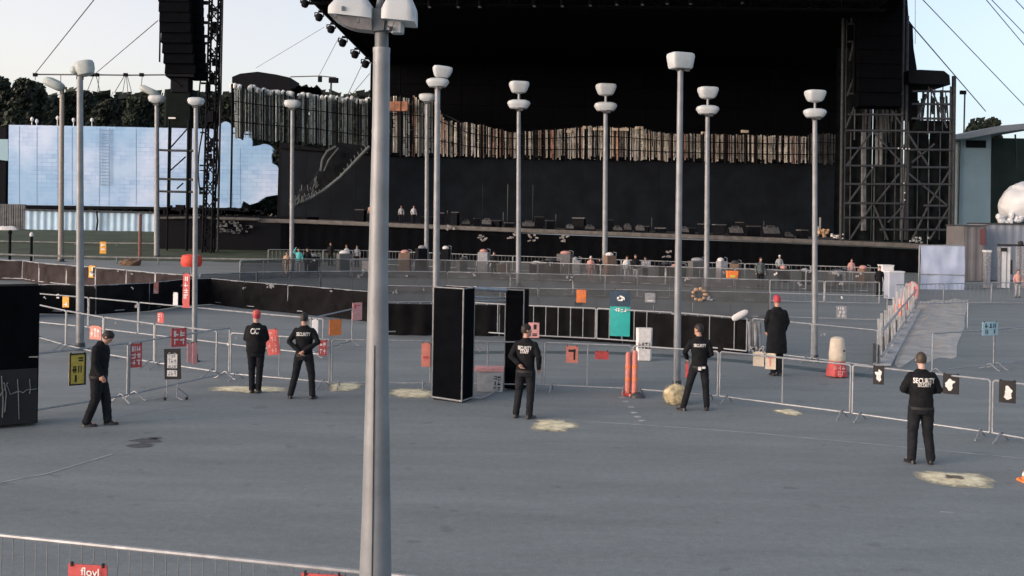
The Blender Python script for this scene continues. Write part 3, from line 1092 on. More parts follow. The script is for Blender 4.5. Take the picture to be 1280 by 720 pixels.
def pane(px, py):
    # point on the lower panel's front plane
    u = (px - 640) / FPX
    v = (HOR - py) / FPX
    dv = Vector((u * ca - v * sa, 1, u * sa + v * ca))
    o = Vector((0, 0, CAM_H))
    pl0 = a + nr * .03
    tt = (pl0 - o).dot(nr) / dv.dot(nr)
    return o + dv * tt


for stroke in ([(2, 470), (4, 500), (3, 522)], [(5, 478), (8, 492), (6, 515)], [(9, 482), (13, 493), (18, 491), (24, 489), (29, 491), (34, 487), (40, 487), (46, 486)],
               [(22, 474), (23, 490), (24, 524)], [(37, 474), (38, 486), (37, 492)], [(0, 495), (6, 485), (10, 478)]):
    mb.tube([pane(*s_) for s_ in stroke], [.006 + .006 * rnd.random() for _ in stroke], 5)
build('grey_script', mb, mat('script_paint', (.16, .17, .175), .8), lw)


# ------------------------------------------------------------------ lamp poles
def lamp(px, yb, yt, label, kind, wpx=6, mpole=None, dx=0.0, sc=1.0, yl=None, tilt=0.0, group='lamp poles', ux=0):
    """px of the foot, yb foot row, yt row of the top of the pole shaft; dx: pixel offset of the top"""
    p = on_z(px, yb)
    k = p.y / FPX
    tp = W(px + dx, yt, p.y)
    r = wpx * k / 2 * .86
    t = thing('lamp_pole', label, 'lamp pole', p, group)
    pm = mpole or pole_grey
    lean = Vector((tp.x - p.x, 0, 0))
    H = tp.z
    P_ = lambda z: p + lean * (z / H) + Vector((0, 0, z))
    build('shaft', MB().tube([P_(.02), P_(H * .5), P_(H)], [r * 1.15, r, r * .85], 14), pm, t)
    build('base_plate', MB().stack(p, [(.0, r * 2.4, r * 2.4), (.03, r * 2.4, r * 2.4), (.035, r * 1.5, r * 1.5), (.2, r * 1.3, r * 1.3)], 12), dark_metal, t)
    T = P_(H)
    if kind == 'double':
        # wide saucer below, bowl above on a thin stem
        hl = build('lower_lamp', MB().stack(T, [(-5.5 * k, 4 * k, 4 * k), (-4 * k, 11 * k, 6.5 * k), (-.5 * k, 13.5 * k, 8 * k), (2 * k, 14.5 * k, 8.5 * k), (4.5 * k, 13 * k, 8 * k), (6 * k, 9 * k, 6 * k)], 22, sq=.7), lamp_white, t)
        build('lens', MB().stack(T, [(-5.2 * k, 10 * k, 6 * k), (-4.1 * k, 10.6 * k, 6.3 * k)], 20, sq=.7), lens_grey, hl)
        build('photocell', MB().box(T + Vector((3 * k, -6 * k, -6 * k)), (5 * k, 4 * k, 4 * k)), dark_metal, t, smooth=False)
        build('bracket', MB().box(T + Vector((0, 0, -7 * k)), (5.4 * k, 5.4 * k, 3 * k)), dark_metal, t, smooth=False)
        build('stem', MB().tube([T + Vector((0, 0, 5 * k)), T + Vector((0, 0, 16 * k))], 1.5 * k, 10), pm, t)
        U = T + Vector((ux * k, 0, (yl or 16) * k))
        hu = build('upper_lamp', MB().stack(U, [(-2 * k, 3 * k, 3 * k), (-.5 * k, 8 * k, 6 * k), (1.5 * k, 9.6 * k, 7 * k), (8 * k, 12 * k, 9 * k), (11 * k, 12.2 * k, 9.2 * k), (12.6 * k, 11.2 * k, 8.6 * k), (13.2 * k, 8 * k, 6.5 * k)], 20, M=Matrix.Rotation(tilt, 3, 'Y') @ Matrix.Rotation(.2, 3, 'Z'), sq=.42), lamp_white, t)
        build('lens', MB().stack(U, [(-1.6 * k, 5.5 * k, 4.4 * k), (-.8 * k, 6.6 * k, 5 * k)], 18, M=Matrix.Rotation(tilt, 3, 'Y'), sq=.62), lens_grey, hu)
    elif kind == 'box':
        hb = build('lamp_head', MB().stack(T + Vector((0, 0, 2 * k)), [(0, 13 * k, 9 * k), (2 * k, 14 * k, 10 * k), (15 * k, 16 * k, 11.5 * k), (18 * k, 15.6 * k, 11 * k), (19.5 * k, 13.5 * k, 9.5 * k)], 24, M=Matrix.Rotation(.35, 3, 'Z'), sq=.35), lamp_white, t)
        build('lens', MB().stack(T + Vector((0, 0, 1.2 * k)), [(0, 11 * k, 7 * k), (.7 * k, 11 * k, 7 * k)], 20, M=Matrix.Rotation(.35, 3, 'Z'), sq=.4), lens_grey, hb)
        build('photocell', MB().box(T + Vector((8 * k, -6 * k, -.6 * k)), (5 * k, 3 * k, 3 * k)), dark_metal, t, smooth=False)
        build('bracket', MB().box(T + Vector((0, 0, .3 * k)), (9 * k, 6 * k, 2.6 * k)), dark_metal, t, smooth=False)
    elif kind == 'dome':
        M = Matrix.Rotation(-.22, 3, 'Y')
        hd = build('lamp_head', MB().stack(T + Vector((6 * k, 0, 11 * k)), [(-10 * k, 5 * k, 5 * k), (-8 * k, 9 * k, 8 * k), (-2 * k, 11 * k, 9 * k), (5 * k, 11.6 * k, 9 * k), (8 * k, 10.5 * k, 8 * k), (9 * k, 8 * k, 6 * k)], 20, M=M, sq=.7), mat('grey_green_housing', (.36, .41, .40), .5, 0, .12, 6), t)
        build('rear_lamp', MB().ell(T + Vector((-8 * k, 2 * k, 8 * k)), (5 * k, 5 * k, 6 * k)), MATS['grey_green_housing'], t)
        build('bracket', MB().box(T + Vector((0, 0, -1 * k)), (7 * k, 6 * k, 5 * k)), dark_metal, t, smooth=False)
    elif kind == 'tilted':
        M = Matrix.Rotation(.42, 3, 'Y')
        hd = build('lamp_head', MB().stack(T + Vector((-10 * k, 0, 13 * k)), [(-5 * k, 10 * k, 6 * k), (-3 * k, 14 * k, 8 * k), (1 * k, 14 * k, 8 * k), (4 * k, 12 * k, 7 * k), (6 * k, 6 * k, 4 * k)], 20, M=M, sq=.75), mat('grey_green_housing', (.36, .41, .40), .5, 0, .12, 6), t)
        build('lens', MB().stack(T + Vector((-10 * k, 0, 13 * k)), [(-6 * k, 9 * k, 5 * k), (-5.05 * k, 9.8 * k, 5.6 * k)], 18, M=M, sq=.75), lens_grey, hd)
        build('bracket', MB().box(T + Vector((0, 0, 2 * k)), (4 * k, 4 * k, 12 * k)).box(T + Vector((1 * k, 0, 8 * k)), (9 * k, 4 * k, 3 * k)), dark_metal, t, smooth=False)
    elif kind == 'saucer':
        hl = build('lamp_head', MB().stack(T, [(-3 * k, 5 * k, 5 * k), (-1 * k, 9 * k, 7 * k), (3 * k, 10.5 * k, 8 * k), (6 * k, 9.5 * k, 7 * k), (7 * k, 6 * k, 5 * k)], 20, sq=.7), lamp_white, t)
        if tilt:
            M = Matrix.Rotation(tilt, 3, 'Y')
            h2_ = build('upper_lamp', MB().stack(T + Vector((-9 * k, 0, 12 * k)), [(-4 * k, 8 * k, 6 * k), (-2 * k, 13 * k, 8 * k), (1 * k, 13.5 * k, 8 * k), (4 * k, 10 * k, 6 * k)], 20, M=M, sq=.75), MATS['grey_green_housing'], t)
        build('bracket', MB().box(T + Vector((0, 0, -4 * k)), (6.5 * k, 6.5 * k, 4 * k)), dark_metal, t, smooth=False)
    return t


lamp(100, 437, 96, 'grey lamp pole with large rounded head, second from the left', 'dome', 10, dx=0)
lamp(76, 327, 118, 'beige lamp pole with tilted shade head, leftmost of all', 'tilted', 7, pole_beige, dx=1.5)
lamp(196, 322, 126, 'grey lamp pole with tilted and saucer heads left of the truss tower', 'saucer', 7, dx=0, tilt=.42)
lamp(243, 452, 129, 'slim grey lamp pole passing behind the tall red banner', 'saucer', 7, dx=2)
lamp(364.5, 341, 132, 'short headed grey lamp pole before the hanging strips left of main pole', 'saucer', 6, dx=1, group='lamp poles')
lamp(533, 338, 124, 'thin rear lamp pole close behind the double lamp pole, right of main pole', 'saucer', 6, dx=1)
lamp(544.5, 430, 104, 'lamp pole rising behind the near pillar of the black gate', 'double', 9, dx=2.5, yl=8, tilt=.1, ux=5)
lamp(648, 358, 131, 'double headed lamp pole rising behind the far pillar of the black gate', 'double', 6.5, dx=.5)
lamp(756, 345, 134, 'double headed lamp pole beside the white clad group in the middle', 'double', 7, dx=1)
lamp(846, 486, 88, 'tall lamp pole with single white box head behind the striding guard', 'box', 9.5, dx=4.5)
lamp(883, 362, 138, 'double headed lamp pole right of the single box headed pole', 'double', 7, dx=1.5)
lamp(1018.5, 452, 142, 'double headed lamp pole farthest right, left of the scaffold tower', 'double', 7.5, dx=0)

# the main pole in the foreground
Dm = 7.5
bx_, tx_ = 469.5, 477
p = W(468, 800, Dm)
p.z = 0
k = Dm / FPX
t = thing('lamp_pole', 'big foreground lamp pole with two white hood lamps', 'lamp pole', p, 'lamp poles')


def mp(px, py, dy=0):
    q = W(px, py, Dm)
    q.y += dy
    return q


prof = [(468.3, 830, 22), (469.3, 716, 20), (470.3, 640, 18), (471.3, 500, 15), (472.5, 360, 12.7), (474.5, 240, 11.6), (476, 160, 10.9), (477, 62, 10.5)]
mb = MB().tube([mp(x, y) for x, y, r in prof], [r * k for x, y, r in prof], 24)
build('shaft', mb, pole_grey, t)
fl = W(468, 940, Dm)
mb = MB().tube([mp(466.5, 820, -22.2 * k), mp(468.5, 640, -18.3 * k), mp(470, 430, -14.2 * k)], [.006, .005, .004], 6)
build('seam', mb, dark_metal, t)
build('collar', MB().tube([mp(476.9, 66), mp(477, 60)], [10.9 * k, 10.9 * k], 24), MATS['painted_pole'], t)
build('collar', MB().tube([mp(476, 166), mp(476, 162)], [11.3 * k, 11.3 * k], 24), MATS['painted_pole'], t)
build('base_plate', MB().stack(p, [(0, .26, .26), (.03, .26, .26), (.04, .17, .17), (.22, .14, .14)], 20), dark_metal, t)
# head bracket: dark tapered plate between the hoods
br = MB().prism([mp(465, 12, -.075), mp(484, 15, -.075), mp(481, 40, -.075), mp(468, 41, -.075)], (0, .15, 0))
br.tube([mp(477, 62), mp(477, 30)], 8.5 * k, 16)
br.tube([mp(474, 12), mp(477, -14)], [5 * k, 3 * k], 10)
build('bracket', br, mat('grey_bracket', (.10, .115, .125), .5, .2, .2, 9), t)


def hood(x0, x1, ytop, ylip0, ylip1, name, depth=.30):
    """rounded hood: loft of cross sections along x; lip rows at both ends"""
    mb = MB()
    rings = []
    N = 9
    for i in range(N):
        u = i / (N - 1)
        x = x0 + (x1 - x0) * u
        e = math.sin(min(1, u * 3.2 + .38) * PI / 2) * math.sin(min(1, (1 - u) * 3.2 + .42) * PI / 2)
        yl_ = ylip0 + (ylip1 - ylip0) * u
        yt_ = yl_ - (yl_ - ytop) * e
        dpt = depth * (.72 + .28 * e)
        a_ = mp(x, yl_)
        top = mp(x, yt_)
        ring = []
        for (fy, fz) in ((-.5, 0), (-.5, .55), (-.44, .82), (-.3, .96), (0, 1), (.3, .96), (.44, .82), (.5, .55), (.5, 0)):
            ring.append(a_ + Vector((0, fy * dpt, (top.z - a_.z) * fz)))
        rings.append(ring)
    mb.loft(rings)
    return build(name, mb, lamp_white, t, ang=50)


h1 = hood(414, 467, 0, 21, 27, 'lamp_hood')
rings = []
for i in range(7):
    u = i / 6
    x = 419 + (467 - 419) * u
    yt_ = 22.2 + 5 * u
    dp_ = 2 + 11 * math.sin(min(1, u * 1.5 + .1) * PI / 2)
    a_ = mp(x, yt_)
    b_ = mp(x, yt_ + dp_)
    rings.append([a_ + Vector((0, -.125, 0)), b_ + Vector((0, -.075, 0)), b_ + Vector((0, .075, 0)), a_ + Vector((0, .125, 0))])
ln_ = build('lens', MB().loft(rings), lens_grey, h1, ang=20)
mb = MB()
for x, y in ((433, 16), (424, 25), (452, 31)):
    mb.box(mp(x, y, -.155), (.018, .02, .03))
build('latch', mb, mat('grey_bracket', (.10, .115, .125)), h1, smooth=False)
h2 = hood(479, 520, -2, 27, 31, 'lamp_hood', .28)
build('ballast_box', MB().box(mp(497, 35), (17 * k, .12, 14 * k), ch=.02, taper=.85).box(mp(489, 31), (14 * k, .11, 16 * k), ch=.02), mat('pale_grey_housing', (.42, .45, .47), .5, 0, .1, 6), t, smooth=False)
mb = MB().box(mp(490, 38, -.075), (.02, .02, .028)).tube([mp(486, 34, -.07), mp(491, 41, -.08), mp(494, 30, -.07)], .004, 6)
build('latch', mb, ink, h2, smooth=False)


# ------------------------------------------------------------------ stage
DL, DR = 102.0, 86.0


def stageD(px):
    return DL + (DR - DL) * (px - 195) / (1160 - 195)


stg = thing('stage', 'wide black festival stage with dark rear wall', 'stage', (0, 95, 0))
stg['label'] = 'wide festival stage with black skirt and dark rear wall'
edge_px = [(195, 271), (380, 275), (490, 279.5), (700, 288), (950, 297), (1160, 306)]
epts = [W(x, y, stageD(x)) for x, y in edge_px]
back = [Vector((q.x * 1.12, q.y + 22, q.z + .1)) for q in epts]
mb = MB()
n = len(epts)
vs = epts + back + [q - Vector((0, 0, .35)) for q in epts] + [q - Vector((0, 0, .35)) for q in back]
fs = []
for i in range(n - 1):
    fs += [(i, i + 1, n + i + 1, n + i), (2 * n + i + 1, 2 * n + i, 3 * n + i, 3 * n + i + 1), (2 * n + i, 2 * n + i + 1, i + 1, i)]
mb.add(vs, fs)
build('deck', mb, deck_m, stg, smooth=False)
mb = MB()
for a_, b_ in zip(epts[:-1], epts[1:]):
    q = Vector((0, -.06, 0))
    mb.prism([a_ + q + Vector((0, 0, -.30)), b_ + q + Vector((0, 0, -.30)), b_ + q + Vector((0, 0, .05)), a_ + q + Vector((0, 0, .05))], (0, .05, 0))
build('edge_trim', mb, edge_m, stg, smooth=False)
mb = MB()
for a_, b_ in zip(epts[:-1], epts[1:]):
    L = (b_ - a_).length
    mb.quadsheet(lambda u, v: Vector((a_.x + (b_.x - a_.x) * u, a_.y + (b_.y - a_.y) * u + .35 + .06 * math.sin((a_.x + (b_.x - a_.x) * u) * 5.2), (a_.z + (b_.z - a_.z) * u - .43) * v)), int(L * 3), 1)
build('skirt', mb, blk, stg)

# rear wall: dark panels
DW = 114.0
mb = MB()
wl = [W(352, 184, DW), W(480, 193, DW), W(1045, 203, DW)]
N = 22
for i in range(N):
    u0, u1 = 352 + (1045 - 352) * i / N, 352 + (1045 - 352) * (i + 1) / N
    yt0 = 184 + (193 - 184) * min(1, (u0 - 352) / 128) + max(0, (u0 - 480)) * 10 / 565
    yt1 = 184 + (193 - 184) * min(1, (u1 - 352) / 128) + max(0, (u1 - 480)) * 10 / 565
    A, B = W(u0, yt0, DW), W(u1, yt1, DW)
    B = B - (B - A) * .006
    z0 = 2.4
    mb.prism([Vector((A.x, DW, z0)), Vector((B.x, DW, z0)), B, A], (0, .5, 0))
build('rear_wall', mb, set_wall, stg, smooth=False)
mb = MB()
for px_, py_ in ((352, 184), (480, 193), (1045, 203)):
    pass
build('wall_cap', MB().tube([W(352, 184, DW - .2), W(480, 193, DW - .2), W(1045, 203, DW - .2)], .22, 6), blk2, stg)

# tall strips standing in a row above the rear wall
top_prof = [(290, 106), (330, 113), (400, 121), (455, 126), (488, 119), (520, 122), (546, 127), (556, 150), (600, 155), (640, 165), (700, 161), (740, 157), (800, 160), (830, 166), (1010, 170), (1014, 166), (1062, 168)]
bot_prof = [(290, 173), (400, 181), (480, 195), (1010, 205), (1062, 206)]


def interp(tab, x):
    if x <= tab[0][0]:
        return tab[0][1]
    for (x0, y0), (x1, y1) in zip(tab[:-1], tab[1:]):
        if x <= x1:
            return y0 + (y1 - y0) * (x - x0) / (x1 - x0)
    return tab[-1][1]


strip_mats = dict(
    grey=[mat('strip_grey_a', (.38, .43, .43), .7, 0, .3, 1.5, stretch=(1, 1, .6)), mat('strip_grey_b', (.055, .065, .07), .7, 0, .3, 1.5), mat('strip_grey_c', (.62, .66, .65), .7, 0, .3, 1.5)],
    warm=[mat('strip_warm_a', (.80, .72, .63), .8, 0, .45, 1.6), mat('strip_warm_b', (.52, .33, .26), .8, 0, .45, 1.6), mat('strip_warm_c', (.84, .80, .73), .8, 0, .4, 1.6), mat('strip_dark', (.03, .026, .026), .8, 0, .4, 1.6)],
    dull=[mat('strip_dull_a', (.085, .09, .095), .8, 0, .25, 1.5), mat('strip_dull_b', (.06, .065, .07), .8, 0, .25, 1.5)])


def strips(name, label, x0, x1, step, mats, Dfun, seed, wob=3.0, heads=False, gaps=.15, wfrac=.55):
    rnd = random.Random(seed)
    t = thing(name, label, 'screen', Vector((W((x0 + x1) / 2, 200, Dfun((x0 + x1) / 2)).x, Dfun((x0 + x1) / 2), 0)))
    mbs = {}
    x = x0
    while x < x1:
        xx = x + rnd.uniform(-.25, .25) * step
        x += step * rnd.uniform(.9, 1.1)
        if rnd.random() < gaps:
            continue
        D = Dfun(xx) + rnd.uniform(-.5, .5)
        yt, yb = interp(top_prof, xx) + wob * noise.noise(Vector((xx * .09, seed, 0))) + rnd.uniform(-.6, .9), interp(bot_prof, xx) + rnd.uniform(-2.5, .5)
        a_, b_ = W(xx, yt, D), W(xx + rnd.uniform(-.15, .15), yb, D)
        m = rnd.choice(mats)
        mb = mbs.setdefault(m.name, MB())
        w = step * wfrac * rnd.uniform(.6, 1.3) * D / FPX
        # each strip is a run of short lengths with uneven breaks
        n = rnd.randint(2, 5)
        zs = sorted([0, 1] + [rnd.random() for _ in range(n - 1)])
        for z0, z1 in zip(zs[:-1], zs[1:]):
            ww = w * rnd.uniform(.55, 1.15)
            q0, q1 = b_ + (a_ - b_) * z0, b_ + (a_ - b_) * (z1 - .015)
            o_ = Vector((rnd.uniform(-.12, .12) * w, 0, 0))
            mb.prism([q0 + o_ - Vector((ww / 2, 0, 0)), q0 + o_ + Vector((ww / 2, 0, 0)), q1 + o_ + Vector((ww / 2, 0, 0)), q1 + o_ - Vector((ww / 2, 0, 0))], (0, .12, 0))
        if heads and rnd.random() < .75:
            mb2 = mbs.setdefault(mats[-1].name, MB())
            mb2.ell(a_ + Vector((0, 0, -.05)), (.24, .2, .30), 8, 6)
    for k_, mb in mbs.items():
        o = build('hanging_strip', mb, MATS[k_], t, smooth=False)
        o['kind'] = 'stuff'
    r = MB()
    for fy in (.12, .55, .9):
        pts = []
        for i in range(13):
            xx = x0 + (x1 - x0) * i / 12
            pts.append(W(xx, interp(top_prof, xx) + (interp(bot_prof, xx) - interp(top_prof, xx)) * fy, Dfun(xx) + .7))
        r.tube(pts, .07, 6)
    build('rail', r, scaff, t)
    r = MB()
    for fy in (.3, .68):
        r.tube([W(x0 + (x1 - x0) * i / 12, interp(top_prof, x0 + (x1 - x0) * i / 12) + (interp(bot_prof, x0 + (x1 - x0) * i / 12) - interp(top_prof, x0 + (x1 - x0) * i / 12)) * fy, Dfun(x0 + (x1 - x0) * i / 12) - .8) for i in range(13)], .05, 5)
    build('front_rail', r, blk2, t)
    n = max(2, int((x1 - x0) / 13))
    for i in range(n + 1):
        xx = x0 + (x1 - x0) * i / n
        build('upright', MB().tube([W(xx, interp(bot_prof, xx) + 1, Dfun(xx) - .7), W(xx, interp(top_prof, xx) - 1, Dfun(xx) - .7)], .10, 5), blk2, t)
    return t


strips('strip_screen', 'row of grey hanging strips with rounded tops at the stage left wing', 290, 461, 1.9, strip_mats['grey'], lambda x: 104 + (x - 290) / 168 * 9, 11, 3, True, .05, .62)
strips('strip_screen', 'tall stack of warm strips just right of the main lamp pole above the wall', 486, 547, 3.0, strip_mats['warm'] + strip_mats['grey'][:2], lambda x: 113.5, 12, 6, False, .08, .85)
strips('strip_screen', 'long row of warm beige strips along the top of the dark stage wall', 548, 1012, 2.1, [strip_mats['warm'][q_] for q_ in (0, 2, 2, 0, 1, 2, 3)], lambda x: 113.5, 13, 1.6, False, .08, .82)
strips('strip_screen', 'short row of dull grey strips against the scaffold tower', 1012, 1062, 3.2, strip_mats['dull'], lambda x: 110, 14, 2, False, 0, .85)
# white caps standing above the warm row
for i, (x, y, wd) in enumerate(((733, 158, 9), (799, 158.5, 10), (748, 160, 13), (711, 163, 8), (931, 163, 9), (879, 165, 5), (776, 160.5, 22), (531, 121, 13))):
    q = W(x, y, 113)
    kk = 113 / FPX
    mb = MB().box(q + Vector((0, 0, -1.4 * kk)), (wd * kk, .5, 3 * kk), ch=.08)
    tag(build('strip_lamp', mb, mat('cap_warm', (.62, .55, .46), .7), base=q, smooth=False), 'small pale lamp box above the warm strip row, %s counted from the left' % ORD[[x_[0] for x_ in sorted(((531,), (711,), (733,), (748,), (776,), (799,), (879,), (931,)))].index(x)], 'lamp box', 'lamp boxes above the strips')
# orange crates in the tall stack
mb = MB()
for x in (489, 497, 506):
    mb.box(W(x, 133, 112.6), (7.5 * 112 / FPX, .5, 12 * 112 / FPX))
tag(build('crate_row', mb, mat('brick_red_crate', (.42, .20, .13), .8, 0, .4, 2), base=W(497, 139, 112.6), smooth=False), 'brick coloured crate row at top of the tall strip stack beside the main pole', 'crates')

# black backdrop screen and roof
DBk = 119.0
RZ = W(465, 80, DBk).z
xl, xr = W(463, 80, DBk).x, W(1076, 80, DBk).x
t = thing('video_screen', 'huge unlit black screen filling the back of the stage', 'screen', ((xl + xr) / 2, DBk, 0))
mb = MB()
nx, nz = 16, 6
for i in range(nx):
    for j in range(nz):
        x0_, x1_ = xl + (xr - xl) * i / nx, xl + (xr - xl) * (i + 1) / nx
        z0_, z1_ = 8.0 + (RZ - 8.0) * j / nz, 8.0 + (RZ - 8.0) * (j + 1) / nz
        mb.prism([Vector((x0_ + .02, DBk, z0_ + .02)), Vector((x1_ - .02, DBk, z0_ + .02)), Vector((x1_ - .02, DBk, z1_ - .02)), Vector((x0_ + .02, DBk, z1_ - .02))], (0, .3, 0))
build('screen_panels', mb, blk, t, smooth=False)
build('backing', MB().box(((xl + xr) / 2, DBk + .6, (9 + RZ) / 2), (xr - xl, .4, RZ - 7.2)), blk, t, smooth=False)

rf = thing('stage_roof', 'flat black stage roof whose left edge carries round spotlights', 'stage roof', ((xl + xr) / 2, 95, RZ))
xf = xl - .8
mb = MB().prism([Vector((xl, DBk + 1, RZ + .4)), Vector((xf, 62, RZ + .4)), Vector((25.8, 62, RZ + .4)), Vector((xr + .5, DBk + 1, RZ + .4))], (0, 0, 1.6))
build('roof_slab', mb, blk, rf, smooth=False)


def truss(p0, p1, s, r=.05, seg=1.2):
    """box truss between two points"""
    d = (p1 - p0)
    L = d.length
    d = d / L
    up = Vector((0, 0, 1)) if abs(d.z) < .8 else Vector((0, 1, 0))
    x = d.cross(up).normalized()
    y = x.cross(d).normalized()
    mb = MB()
    cs = [(-s, -s), (s, -s), (s, s), (-s, s)]
    for a_, b_ in cs:
        mb.tube([p0 + x * a_ + y * b_, p1 + x * a_ + y * b_], r, 5, cap=False)
    n = max(2, int(L / seg))
    for i in range(n):
        for j in range(4):
            a_, b_ = cs[j], cs[(j + 1) % 4]
            if i % 2:
                a_, b_ = b_, a_
            q0, q1 = p0 + d * (L * i / n), p0 + d * (L * (i + 1) / n)
            mb.tube([q0 + x * a_[0] + y * a_[1], q1 + x * b_[0] + y * b_[1]], r * .6, 4, cap=False)
            mb.tube([q0 + x * a_[0] + y * a_[1], q0 + x * cs[(j + 1) % 4][0] + y * cs[(j + 1) % 4][1]], r * .6, 4, cap=False)
    return mb


build('edge_beam', MB().tube([Vector((xl + .3, DBk, RZ + .3)), Vector((xf + .3, 62, RZ + .3))], .25, 8), blk2, rf)
build('edge_truss', truss(Vector((xf, 84, RZ)), Vector((30, 83, RZ)), .35, .07), blk2, rf)

# round spotlights along the left roof edge
spots = [(381.5, 4), (399, 21), (414, 36), (428.5, 53), (444, 67.5), (457, 79.5)]
for i, (x, y) in enumerate(spots):
    # depth where the roof edge passes that column
    D = DBk
    for q in range(300):
        D = 62 + (DBk - 62) * q / 300
        if W(x + 4, y - 6, D).z >= RZ - .2:
            break
    c = W(x, y, D)
    kk = D / FPX
    hang = Vector((c.x, c.y, c.z + 6 * kk))
    t = thing('spotlight', 'round black spotlight under the left roof edge, %s from the top' % ORD[i], 'spotlight', hang, 'spotlights under the left roof edge')
    mb = MB().stack(c, [(-5.5 * kk, 2.6 * kk, 2.6 * kk), (-4 * kk, 4 * kk, 4 * kk), (-1 * kk, 4.8 * kk, 4.6 * kk), (2 * kk, 4.6 * kk, 4.4 * kk), (4 * kk, 3 * kk, 3 * kk)], 14, M=Matrix.Rotation(.25, 3, 'Y'))
    build('lamp_body', mb, blk2, t)
    mb = MB().tube([c + Vector((-5.4 * kk, 0, 0)), c + Vector((-5.4 * kk, 0, 5 * kk)), c + Vector((5.4 * kk, 0, 6 * kk)), c + Vector((5.4 * kk, 0, 0))], .9 * kk, 6)
    build('yoke', mb, blk2, t)
    tip = Vector((max(c.x + 4 * kk, xf + .3), c.y, RZ))
    build('hook', MB().box(c + Vector((2 * kk, 0, 6.6 * kk)), (6 * kk, 4 * kk, 2.4 * kk)).tube([c + Vector((2 * kk, 0, 6 * kk)), tip], .8 * kk, 6), blk2, t, smooth=False)

# lamps along the front truss near the top of the frame
for i, (x, y) in enumerate(((537, 6), (573, 6), (600, 6), (668, 5), (703, 5), (738, 4), (771, 3), (803, 3), (834, 2), (863, 2), (928, 1))):
    c = W(x, y, 83)
    kk = 83 / FPX
    t = thing('spotlight', 'small dim spotlight on the front roof truss, %s from the left' % ORD[i], 'spotlight', c + Vector((0, 0, 8 * kk)), 'spotlights on the front roof truss')
    build('lamp_body', MB().stack(c, [(-3 * kk, 2.2 * kk, 2.2 * kk), (0, 3 * kk, 3 * kk), (6 * kk, 2.6 * kk, 2.6 * kk)], 12, M=Matrix.Rotation(-.3, 3, 'X')), blk2, t)
    build('lens', MB().stack(c, [(-3.6 * kk, 2 * kk, 2 * kk), (-3.1 * kk, 2.1 * kk, 2.1 * kk)], 12, M=Matrix.Rotation(-.3, 3, 'X')), mat('dim_lens', (.22, .23, .25), .3), t)
    build('hanger', MB().tube([c + Vector((0, 0, 6 * kk)), Vector((c.x, c.y, max(c.z + 9 * kk, RZ - .3)))], .05, 6), blk2, t)


# ------------------------------------------------------------------ line arrays
def array(label, x0, x1, ytop, ybot, D, curve, n=12):
    kk = D / FPX
    a_ = W((x0 + x1) / 2, ybot, D)
    w = (x1 - x0) * kk
    H = (ybot - ytop) * kk
    t = thing('line_array', label, 'loudspeaker array', a_ + Vector((0, 0, H)), 'hanging loudspeaker arrays')
    for i in range(n):
        f = (i + .5) / n
        sh = curve * (1 - f) ** 2.2
        c = a_ + Vector((sh * .4, sh, H * f))
        mb = MB().box(c, (w, 1.1, H / n * .985), M=Matrix.Rotation(-.16 * (1 - f) ** 1.5, 3, 'X'), ch=.05)
        build('speaker_cabinet', mb, blk, t, smooth=False)
    mb = MB()
    for s_ in (-1, 1):
        mb.box(a_ + Vector((s_ * w * .505, .5, H * .55)), (.05, .3, H * .9))
    build('rigging_bar', mb, blk2, t, smooth=False)
    return t, a_, w, H, kk


t, a_, w, H, kk = array('black curved loudspeaker array hanging left of the stage', 197, 236, -60, 92, 92, 1.2)
t2, b_, w2, H2, kk2 = array('dark side fill loudspeaker array close right of the left curved array', 233, 250, -60, 98, 93, .8, 14)
t2['group'] = t['group']
mb = MB().box(a_ + Vector((.5, 1.0, -1.2 * kk)), (34 * kk, 1.2, 3 * kk)).tube([a_ + Vector((-1, 1, 0)), a_ + Vector((0.4, 1, -14 * kk))], .1, 6)
mb.box(a_ + Vector((0.3, 1.5, -12 * kk)), (26 * kk, 1, 18 * kk), ch=.2)
tag(build('cable_motor', mb, blk2, base=a_), 'black rigging motor and cable bag hanging under the left array', 'rigging motor')
array('black loudspeaker array hanging inside the right scaffold tower', 1069, 1124, -60, 134, 88, .6, 11)

# dark box behind array (screen left of the truss) lower
mb = MB().box(W(226, 136, 120), (36 * 120 / FPX, 2, 46 * 120 / FPX), ch=.3)
o = tag(build('dark_booth', mb, mat('green_black_paint', (.007, .011, .010), .9, 0, .3, 1, spec=.08), base=W(226, 160, 120), smooth=False), 'dark boxy booth below the left loudspeaker array', 'booth')
mb = MB().box(W(215, 147.5, 118.6), (9 * 118 / FPX, .06, 2 * 118 / FPX))
build('pale_strip', mb, paper, o, smooth=False)
o2 = [c for c in o.children][0]
mb = MB()
for x in (212, 238):
    mb.box(Vector((W(x, 200, 120).x, 120, W(x, 158, 120).z / 2)), (.25, .25, W(x, 158, 120).z - .2))
build('post', mb, blk2, o, smooth=False)

